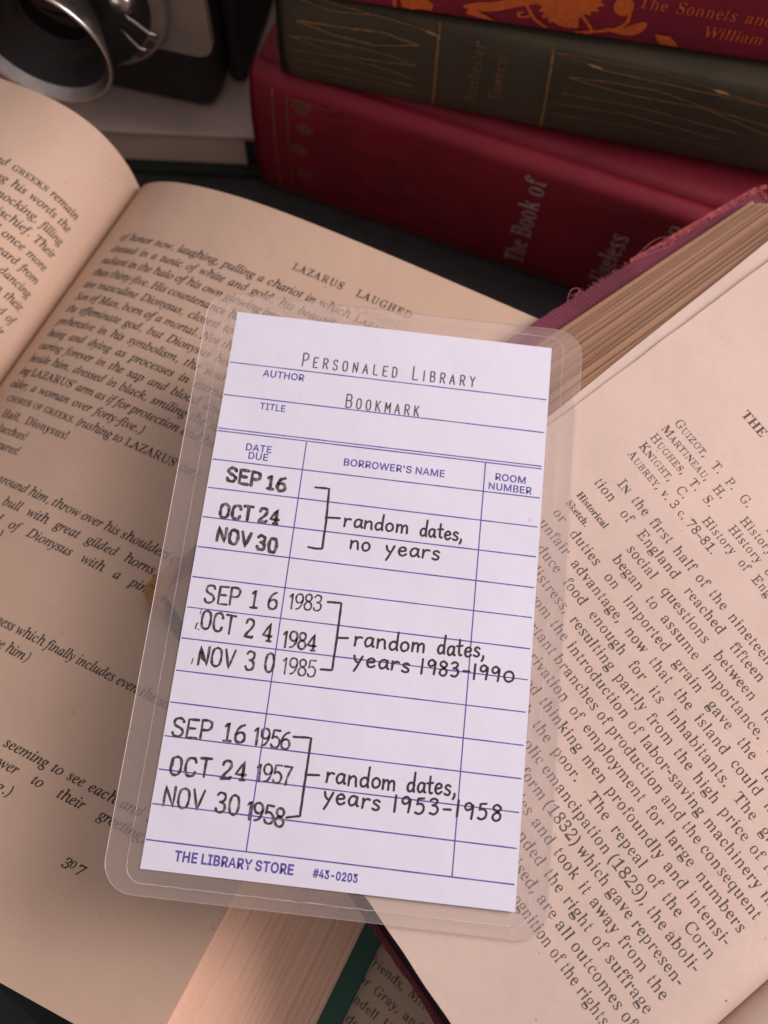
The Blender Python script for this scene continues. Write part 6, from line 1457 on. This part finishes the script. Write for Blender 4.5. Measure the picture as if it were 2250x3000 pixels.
out += fray(70, (-23.0, -3.4), (133, -2.6), .28, 1.0)
out += [(133, 194)]
out += fray(40, (133, 194.6), (-25.0, 194.6), .22, 2.0)
out += fray(30, (-25.0, 194.6), (-27.4, 156), .30, 3.0)
out += fray(26, (-27.4, 156), (-28.4, 120), .25, 4.0)
out += fray(60, (-28.4, 120), (-28.6, 14), .22, 5.0)
out += fray(12, (-28.6, 14), (-26.2, 1.0), .25, 6.0)
out += [(-25.2, -1.8), (-24.4, -3.0)]


def coverz(u, v):
    return .45 * noise.noise((u * .03, v * .03, 9))


mb = MB()
mb.prism(out, lambda u, v, z: plB(u, v, z + coverz(u, v)), 32.9, 35.2)
mb.prism([(134, -3), (260, -3), (260, 195), (134, 195)], plB, 32.9, 35.2)
hcov = mb.build('cover', M['cloth_maroon'], hist)
mb = MB()
wp = [(-25.4, -3.6), (-17, -3.9), (-19, -1.6), (-22.4, .6), (-25.4, 5.5), (-27.8, 8), (-27.4, 2)]
mb.prism(catmull([(x - .15, y - .1) for x, y in wp], 3, True), lambda u, v, z: plB(u, v, z + coverz(u, v)), 32.6, 35.32)
mb.build('worn_corner', M['worn_board'], hcov)
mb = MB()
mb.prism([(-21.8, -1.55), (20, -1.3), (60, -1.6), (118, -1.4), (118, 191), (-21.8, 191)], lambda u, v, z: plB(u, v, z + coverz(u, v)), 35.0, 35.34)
mb.build('shade_sheet', M['shade_sheet'], hcov)  # added dark sheet: shadow between leaves and cover edge, put in as colour
# loose threads along the frayed edge
mb = MB()


def tz(u, v):
    return plB(u, v, 35.35 + coverz(u, v))


rnd = random.Random(5)


def fuzz(a, b, n, ln, lift=.5):
    for k in range(n):
        u = rnd.random()
        x, y = a[0] + (b[0] - a[0]) * u, a[1] + (b[1] - a[1]) * u
        pts = []
        ang = rnd.uniform(0, 6.28)
        for q in range(5):
            pts.append(tz(x, y)[:2] + (35.3 + coverz(x, y) + lift * math.sin(q / 4 * 2.6) * rnd.uniform(.4, 1),))
            ang += rnd.uniform(-.9, .9)
            x += ln / 4 * math.cos(ang)
            y += ln / 4 * math.sin(ang)
        mb.tube(pts, .038, 0, 4)


fuzz((-25.6, 194), (-27.9, 150), 1500, .6, .25)
fuzz((-24.6, 194), (-26.6, 160), 500, .6, .2)
fuzz((-24.8, 194.6), (-24.4, 196.4), 120, .8, .4)
fuzz((-25.2, 194.0), (-20, 194.2), 70, .9, .3)
fuzz((-27.8, 152), (-28.4, 130), 60, .8, .3)
fuzz((-22, -2.9), (100, -2.6), 420, .8, .25)
fuzz((-25, -3.0), (-28, 10), 40, .8, .3)
for pts, r in (([(-27.9, 128), (-29.2, 129.4), (-30.0, 131.0), (-29.4, 132.6), (-28.4, 132.4), (-28.2, 131.0), (-29.0, 129.8)], .075),
               ([(-27.6, 150), (-28.6, 155), (-28.8, 160), (-27.2, 163), (-25.6, 163.0), (-25.2, 160.4), (-26.4, 156), (-27.4, 151)], .06)):
    sp = catmull(pts, 6)
    mb.tube([plB(u, v, 35.5 + coverz(u, v) + .6 * math.sin(i / len(sp) * 3.1)) for i, (u, v) in enumerate(sp)], r, 0, 6)
mb.build('frayed_threads', M['thread'], hcov)


def lean(v):
    return -.038 * max(0.0, v - 98)


# leaf block, left half: many leaves stepping outwards towards the board
mb = MB()
NB = 46
jb = []
for k in range(NB + 1):
    j = rnd.uniform(-.25, .25)
    if k in (5, 6, 9, 22, 23, 27, 30, 33, 36, 38, 41):
        j -= rnd.uniform(.5, 1.1)
    jb.append(j)
rows = []
nv = 46
for j in range(nv + 1):
    v = 0.2 + 189.0 * j / nv
    sec = [plB(110, v, 49.0), plB(4, v, 50.6)]
    for k in range(NB):
        u = k / NB
        z = 50.4 - u * 14.9
        uu = -2.6 - 20.2 * (u ** .9)
        o = jb[k] + .5 * noise.noise((k * .25, v * .01, 7.7)) + .2 * noise.noise((k * 1.1, v * .04, 1.7))
        vv = v
        if j == nv:
            vv = v + 1.0 - 1.6 * u
        le = lean(v) * (1 - u)
        sec.append(plB(uu + o + le, vv, z))
        sec.append(plB(uu + o + le - .12, vv, z - 14.9 / NB * .8))
    sec.append(plB(-22.9, v, 35.45))
    sec.append(plB(110, v, 35.45))
    rows.append(sec)
mb.grid(rows, 0, False, True)
for rr in (rows[0], rows[-1]):
    mb.add(rr, [list(range(len(rr)))], 0)
mb.build('page_block', M['leaf_brown'], hist, recalc=True)
# the leaf just below the top page sticks out
BP = [(0, 51.35), (40, 51.4), (80, 51.45), (104, 51.6), (112, 51.5), (115.5, 51.0), (118, 49.8), (120, 47.4), (121.2, 44.6), (121.8, 42.0)]
BC = Curve(BP)


def histz(u):
    return BC.at(BC.arc(max(u, 0.0)))[1]


mb = MB()
rows = []
for i in range(25):
    q = i / 24
    rows.append([plB((-1.9 + lean(v) * 1.9 - .5 * max(0, v - 98) * 0 - .45 * noise.noise((v * .02, 3, 1))) * (1 - q) + 108 * q, v, (50.75 if q < .02 else 50.8) + .10 * noise.noise((v * .03, q * 3, 2)))
                 for v in [0.4 + 189.6 * j / 60 for j in range(61)]])
mb.grid(rows, 0, True)
mb.build('page', M['page_old'], hist, recalc=False)


def hpt(arc, v, lift=0.0):
    u, z, du, dz = BC.at(arc)
    w = .05 * noise.noise((u * .04, v * .03, 8)) + (.25 * noise.noise((u * .03, v * .025, 6)) * min(1, max(0, (u - 88) / 20)))
    e = (1 - min(1, arc / 30)) * (lean(v) + .22 * noise.noise((v * .11, 2, 3)))
    curl = .9 * max(0, 1 - arc / 14) ** 2 * max(0, (v - 100) / 90)
    return plB(u + e - dz * lift, v, z + w + curl + du * lift)


mb = MB()
rows = []
na, nv = 90, 70
for i in range(na + 1):
    a = BC.L * (1 - (1 - i / na) ** 1.3)
    rows.append([hpt(a, (.25 * noise.noise((i * .2, 4, 4)) if j == 0 else 0) + 190.0 * j / nv) for j in range(nv + 1)])
mb.grid(rows, 0, True)
ik = Ink(mb, lambda x, y, l: hpt(x, y, l), 1)
EMB = 5.5
P0, V1, U1 = 4.19, 99.0, 109.3


def bl(i, txt, u0, u1=U1, tail='', **kw):
    kw.setdefault('hs', .99)
    ik.line(txt, 'r', EMB, u0, V1 - P0 * (i - 1), u1, None, tail=tail, wob=.02, **kw)


ik.line('THE LIBERAL MOVEMENT', 'b', 5.4, 24.6, 134.3, None, None, track=.06) if False else None
ik.line('THE', 'b', 5.2, 24.6, 134.6, 31.6, None)
ik.line('REFORMS', 'r', 5.2, 34.0, 134.6)
for i, (tx, u0) in enumerate((('G{uizot}, T. P. G.   History of Civilization', 17.0), ('M{artineau}, H.   History of England, v. 4', 16.4), ('H{ughes}, T. S.   History of England, c. 9', 16.4),
                              ('K{night}, C.   History of England, v. 8', 16.5), ('A{ubrey}, v. 3 c. 78\u201381.', 16.5))):
    n1 = ik.line(tx, 'r', 4.9, u0, 120.0 - 3.58 * i, 46.4 if i == 4 else None, None, space=.42, hs=.93, track=.012)
bl(1, 'I{n} the first half of the nineteenth century the popula-', 20.5)
bl(2, 'tion of England reached fifteen millions. The new', 17.1)
bl(3, 'social questions between labor and wealth', 33.8)
bl(4, 'began to assume importance. The heavy tax', 33.8)
ik.line('Historical', 'b', 3.7, 17.2, 89.6, 27.3, None)
ik.line('Sketch.', 'b', 3.7, 17.3, 86.3, 24.5, None)
bl(5, 'or duties on imported grain gave the landed class', 17.3)
bl(6, 'unfair advantage, now that the island could no longer', 17.3)
bl(7, 'oduce food enough for its inhabitants. The growing', 20.0)
bl(8, 'distress, resulting partly from the high price of food', 24.3)
bl(9, 'rom the introduction of labor-saving machinery in', 29.6)
bl(10, 'rtant branches of production and the consequent', 35.0)
bl(11, 'privation of employment for large numbers', 38.0)
bl(12, 'ed thinking men profoundly and intensi-', 44.0)
bl(13, 'th the poor.  The repeal of the Corn', 46.8)
bl(14, 'tholic emancipation (1829), the aboli-', 50.6)
bl(15, 'form (1832) which gave represen-', 58.0)
bl(16, 'ties and took it away from the', 60.6)
bl(17, 'ended the right of suffrage', 66.0)
bl(18, 'aised, are all outcomes of', 69.6)
bl(19, 'cognition of the rights of', 75.4)
for px, py, r in ((63.5, 6.2, .16), (20, 112, .13), (55, 118, .10), (88, 22, .10), (97, 14, .13), (117.4, 47, .2), (30.5, 141, .12), (38, 104, .1), (60, 84, .08), (101, 70, .09)):
    ik.disc((px, py), r, 7)
mb.build('page', [M['page_old'], M['ink_old']], hist)
# right half, seen only at the gutter
RB = Curve([(121.9, 42.0), (122.4, 44.6), (123.6, 47.4), (126, 50.2), (130, 51.8), (138, 52.6), (160, 52.4), (246, 51.6)])
mb = MB()
rows = []
for i in range(61):
    u, z, du, dz = RB.at(RB.L * (i / 60) ** 1.3)
    rows.append([plB(u, 190.0 * j / 20, z + .2 * noise.noise((u * .04, j * .3, 12))) for j in range(21)])
mb.grid(rows, 0, True)
mb.build('page', M['page_old'], hist)
mb = MB()
mb.prism([(123, 0.3), (250, 0.3), (250, 189.5), (123, 189.5)], plB, 35.4, 41.8)
mb.prism([(132, 0.3), (248, 0.3), (248, 189.5), (132, 189.5)], plB, 41.8, 51.0)
mb.build('page_block', M['leaf_brown'], hist)

# ================================================================== laminated library card
bk = thing('bookmark', (0, 0, 52.0), 'laminated white library card with purple lines and stamped dates across both open books', 'bookmark')
CZ0 = 52.05


def cpt(u, v, z):
    return (u - 38.1, v - 63.5, z)


CW, CH = 76.2, 127.0
mb = MB()
mb.prism([(0, 0), (CW, 0), (CW, CH), (0, CH)], cpt, CZ0, CZ0 + .26, 0, 1)
ik = Ink(mb, lambda x, y, l: cpt(x, y, CZ0 + .26 + l * .5), 2)
card_lines = [(113.61, 113.27), (105.17, 104.84), (96.67, 96.38), (95.99, 95.74), (88.92, 88.6), (82.01, 81.6), (74.98, 74.57), (67.97, 67.44), (61.04, 60.61), (54.17, 53.67), (47.3, 46.89),
              (40.28, 39.94), (33.51, 32.97), (26.46, 26.11), (19.63, 19.29), (12.71, 12.19), (5.65, 5.19)]
for a, b in card_lines:
    n = 26
    ik.stroke([(.25 + 75.4 * k / n, a + (b - a) * k / n) for k in range(n + 1)], [.27 * random.uniform(.85, 1.15) for _ in range(n + 1)], False)
for x0, x1, y0, y1 in ((20.95, 20.73, 95.7, 5.6), (62.61, 62.88, 95.6, 5.3)):
    ik.stroke([(x0 + (x1 - x0) * k / 20, y0 + (y1 - y0) * k / 20) for k in range(21)], .27, False)
for tx, em, x0, y0, x1, y1 in (('AUTHOR', 3.35, 8.47, 110.95, 18.38, 110.85), ('TITLE', 3.2, 8.95, 102.55, 15.1, 102.5), ('DATE', 3.25, 7.2, 92.0, 13.45, 91.95), ('DUE', 3.25, 8.05, 90.0, 12.9, 89.95),
                               ("BORROWER'S NAME", 3.3, 30.0, 91.05, 53.65, 90.95), ('ROOM', 3.25, 65.0, 91.75, 72.4, 91.65), ('NUMBER', 3.25, 63.6, 89.35, 73.8, 89.25),
                               ('THE LIBRARY STORE', 3.75, 6.5, 2.25, 30.95, 2.15), ('#43-0203', 3.1, 34.8, 2.2, 44.05, 2.1)):
    ik.line(tx, 'S' if 'LIBRARY' in tx or '#' in tx else 's', em, x0, y0, x1, y1)
card = mb.build('card', [M['card'], M['card_edge'], M['ink_purple']], bk)


def mark(name, mat, fn):
    mb = MB()
    ik = Ink(mb, lambda x, y, l: cpt(x, y, CZ0 + .285 + l * .5), 0)
    fn(ik)
    return mb.build(name, mat, card)


def heading(ik):
    single(ik, 'Personaled  Library', SL, 3.35, 17.3, 114.75, 58.5, 114.45, .29, gap=.44, space=.42, jit=.012, lw=.82)


mark('typed_heading', M['ink_type'], heading)
mark('typed_heading', M['ink_type'], lambda ik: single(ik, 'Bookmark', SL, 3.3, 28.8, 105.5, 46.0, 105.35, .29, gap=.40, jit=.012, lw=.82))
ST = [('SEP_16', 4.15, 84.1, 17.7, 83.0, 3.25, .74, .20), ('OCT_24', 3.9, 75.3, 17.2, 75.3, 3.2, .70, .20), ('NOV_30', 4.1, 69.9, 17.7, 68.5, 3.2, .74, .20),
      ('SEP 1 6', 3.75, 55.6, 19.8, 55.8, 3.9, .50, .17), ('OCT 2 4', 3.9, 49.9, 19.5, 48.7, 4.0, .53, .17), ('NOV 3 0', 4.6, 42.0, 20.9, 42.1, 4.0, .50, .17),
      ('SEP 16', 1.65, 26.6, 17.1, 26.9, 3.75, .54, .17), ('OCT 24', 2.6, 18.8, 18.3, 19.4, 3.7, .56, .17), ('NOV 30', 2.3, 12.6, 18.0, 12.4, 3.9, .50, .17)]
YR = {3: ('|983', 22.2, 56.3, 29.4, 56.7, 3.5, .36), 4: ('|984', 22.0, 47.9, 29.3, 47.8, 3.6, .46), 5: ('|985', 22.8, 42.2, 30.0, 42.2, 3.5, .36),
      6: ('|956', 18.9, 26.8, 26.7, 26.5, 3.6, .46), 7: ('|957', 20.5, 19.5, 27.9, 19.5, 3.6, .44), 8: ('|958', 19.6, 11.9, 27.6, 11.0, 3.6, .50)}
for k, (tx, x0, y0, x1, y1, h, w, gp) in enumerate(ST):
    def fn(ik, k=k, tx=tx, x0=x0, y0=y0, x1=x1, y1=y1, h=h, w=w, gp=gp):
        random.seed(40 + k)
        single(ik, tx, SL, h, x0, y0, x1, y1, w, gap=gp, space=.46 if k > 2 else .5, jit=.018, wv=.16)
        if k in YR:
            t2, a, b, c, d, hh, ww = YR[k]
            single(ik, t2, SL, hh, a, b, c, d, ww, gap=.06, jit=.014, wv=.12)
        if k == 4:
            ik.stroke([(2.9, 49.7), (3.0, 50.6), (3.15, 50.9)], .3)
            ik.stroke([(3.35, 52.9), (3.5, 54.0)], .14)
            ik.stroke([(3.2, 49.6), (3.9, 49.5)], .12)
        if k == 5:
            ik.stroke([(3.35, 42.0), (3.5, 43.2)], .2)
            ik.stroke([(4.7, 44.2), (5.1, 44.9), (5.4, 43.4), (6.0, 43.0)], .5)
        if k == 7:
            ik.stroke([(3.0, 20.6), (3.0, 22)], .4)
    mark('date_stamp', M['ink_stamp'], fn)


def note(bracket, dash, words):
    def fn(ik):
        random.seed(90 + int(bracket[0][0]))
        p = dens(bracket, 7)
        ik.stroke([(x + random.uniform(-.03, .03), y + random.uniform(-.03, .03)) for x, y in p], [.48 * random.uniform(.9, 1.15) for _ in p])
        ik.stroke(dens(dash, 4), .48)
        for tx, x0, y0, x1, y1, h, gp in words:
            single(ik, tx, HW, h, x0, y0, x1, y1, .47, gap=gp, space=.42, jit=.03, wv=.06)
    mark('handwritten_note', M['ink_pen'], fn)


note([(24.46, 84.95), (27.6, 85.0), (27.9, 77), (27.85, 70.75), (26.4, 70.6), (24.75, 70.75)], [(27.7, 78.1), (30.9, 78.3)],
     [('random', 32.0, 76.6, 46.6, 76.5, 3.7, .10), ('dates,', 49.2, 76.5, 59.0, 76.3, 3.7, .10), ('no', 34.0, 71.6, 38.6, 71.5, 3.8, .12), ('years', 42.0, 71.2, 54.3, 71.4, 3.8, .12)])
note([(30.65, 58.85), (33.65, 58.95), (33.6, 51), (33.45, 44.1), (31.0, 44.0)], [(33.5, 51.2), (36.0, 51.4)],
     [('random', 37.5, 49.9, 53.0, 50.2, 3.9, .10), ('dates,', 55.6, 50.2, 66.0, 50.7, 3.9, .10), ('years', 37.8, 45.8, 50.2, 45.6, 3.7, .12), ('1983-1990', 52.2, 45.6, 72.7, 45.9, 3.7, .11)])
note([(27.2, 29.3), (30.9, 29.45), (30.75, 21), (30.65, 13.6), (27.9, 13.0)], [(30.75, 21.9), (33.5, 22.1)],
     [('random', 35.0, 20.8, 49.7, 20.9, 3.9, .10), ('dates,', 52.0, 20.8, 62.4, 21.3, 3.9, .10), ('years', 35.0, 16.9, 47.0, 16.6, 3.8, .12), ('1953-1958', 49.4, 16.6, 72.2, 17.2, 3.8, .14)])

# pouch: one slab, sealed border a little cloudy, clear over the card
FX, FY, FR = 45.35, 68.6, 6.5


def rr2(hx, hy, r, n=8):
    return rrect(-hx, -hy, hx, hy, r, n)


# outer border between pouch edge and a line just outside the card
mb = MB()
o1 = rr2(FX, FY, FR)
i1 = rr2(38.25, 63.65, .05)
z0, z1 = 51.96, 52.44
n = len(o1)
vs = [(x, y, z1) for x, y in o1] + [(x, y, z1) for x, y in i1] + [(x, y, z0) for x, y in o1] + [(x, y, z0) for x, y in i1]
fs, ms = [], []
for k in range(n):
    j = (k + 1) % n
    fs.append([k, j, n + j, n + k]); ms.append(0)
    fs.append([2 * n + j, 2 * n + k, 3 * n + k, 3 * n + j]); ms.append(0)
    fs.append([2 * n + k, 2 * n + j, j, k]); ms.append(2)
b = len(mb.v)
mb.v.extend(vs)
for f, m in zip(fs, ms):
    mb.f.append(f); mb.m.append(m); mb.s.append(False)
mb.f.append(list(range(n, 2 * n))); mb.m.append(1); mb.s.append(False)
mb.f.append(list(range(3 * n, 4 * n))[::-1]); mb.m.append(1); mb.s.append(False)
pouch = mb.build('laminate_pouch', [M['film_seal'], M['film_clear'], M['film_edge']], bk)
mb = MB()
sr = rr2(40.9, 66.3, 3.6, 10)
pts, rads = [], []
for k in range(len(sr)):
    a, b2 = sr[k], sr[(k + 1) % len(sr)]
    d = math.hypot(b2[0] - a[0], b2[1] - a[1])
    m = max(1, int(d / 1.2))
    for q in range(m):
        x, y = a[0] + (b2[0] - a[0]) * q / m, a[1] + (b2[1] - a[1]) * q / m
        w = .10 if abs(y) > 60 else .05
        pts.append((x + w * random.uniform(-1, 1), y + w * random.uniform(-1, 1), z1 + .01))
        rads.append(random.uniform(.05, .12) if abs(y) > 62 else random.uniform(.03, .06))
pts.append(pts[0])
mb.tube(pts, rads + [rads[0]], 0, 5)
mb.build('seal_ridge', M['film_edge'], pouch)
# line added round the pouch edge to imitate its bright glow, thickest on the left
mb = MB()
pts, rad = [], []
eo = rr2(FX, FY, FR, 10)
for k in range(len(eo)):
    a, b2 = eo[k], eo[(k + 1) % len(eo)]
    d = math.hypot(b2[0] - a[0], b2[1] - a[1])
    m = max(1, int(d / 2.5))
    for q in range(m):
        x, y = a[0] + (b2[0] - a[0]) * q / m, a[1] + (b2[1] - a[1]) * q / m
        pts.append((x, y, z1 - .05))
        rad.append((.075 if x < -FX + 1.2 and y > -FY + 4 else .035) * random.uniform(.85, 1.15))
pts.append(pts[0])
rad.append(rad[0])
mb.tube(pts, rad, 0, 6)
mb.build('pouch_edge_glow', M['edge_glow_paint'], pouch)
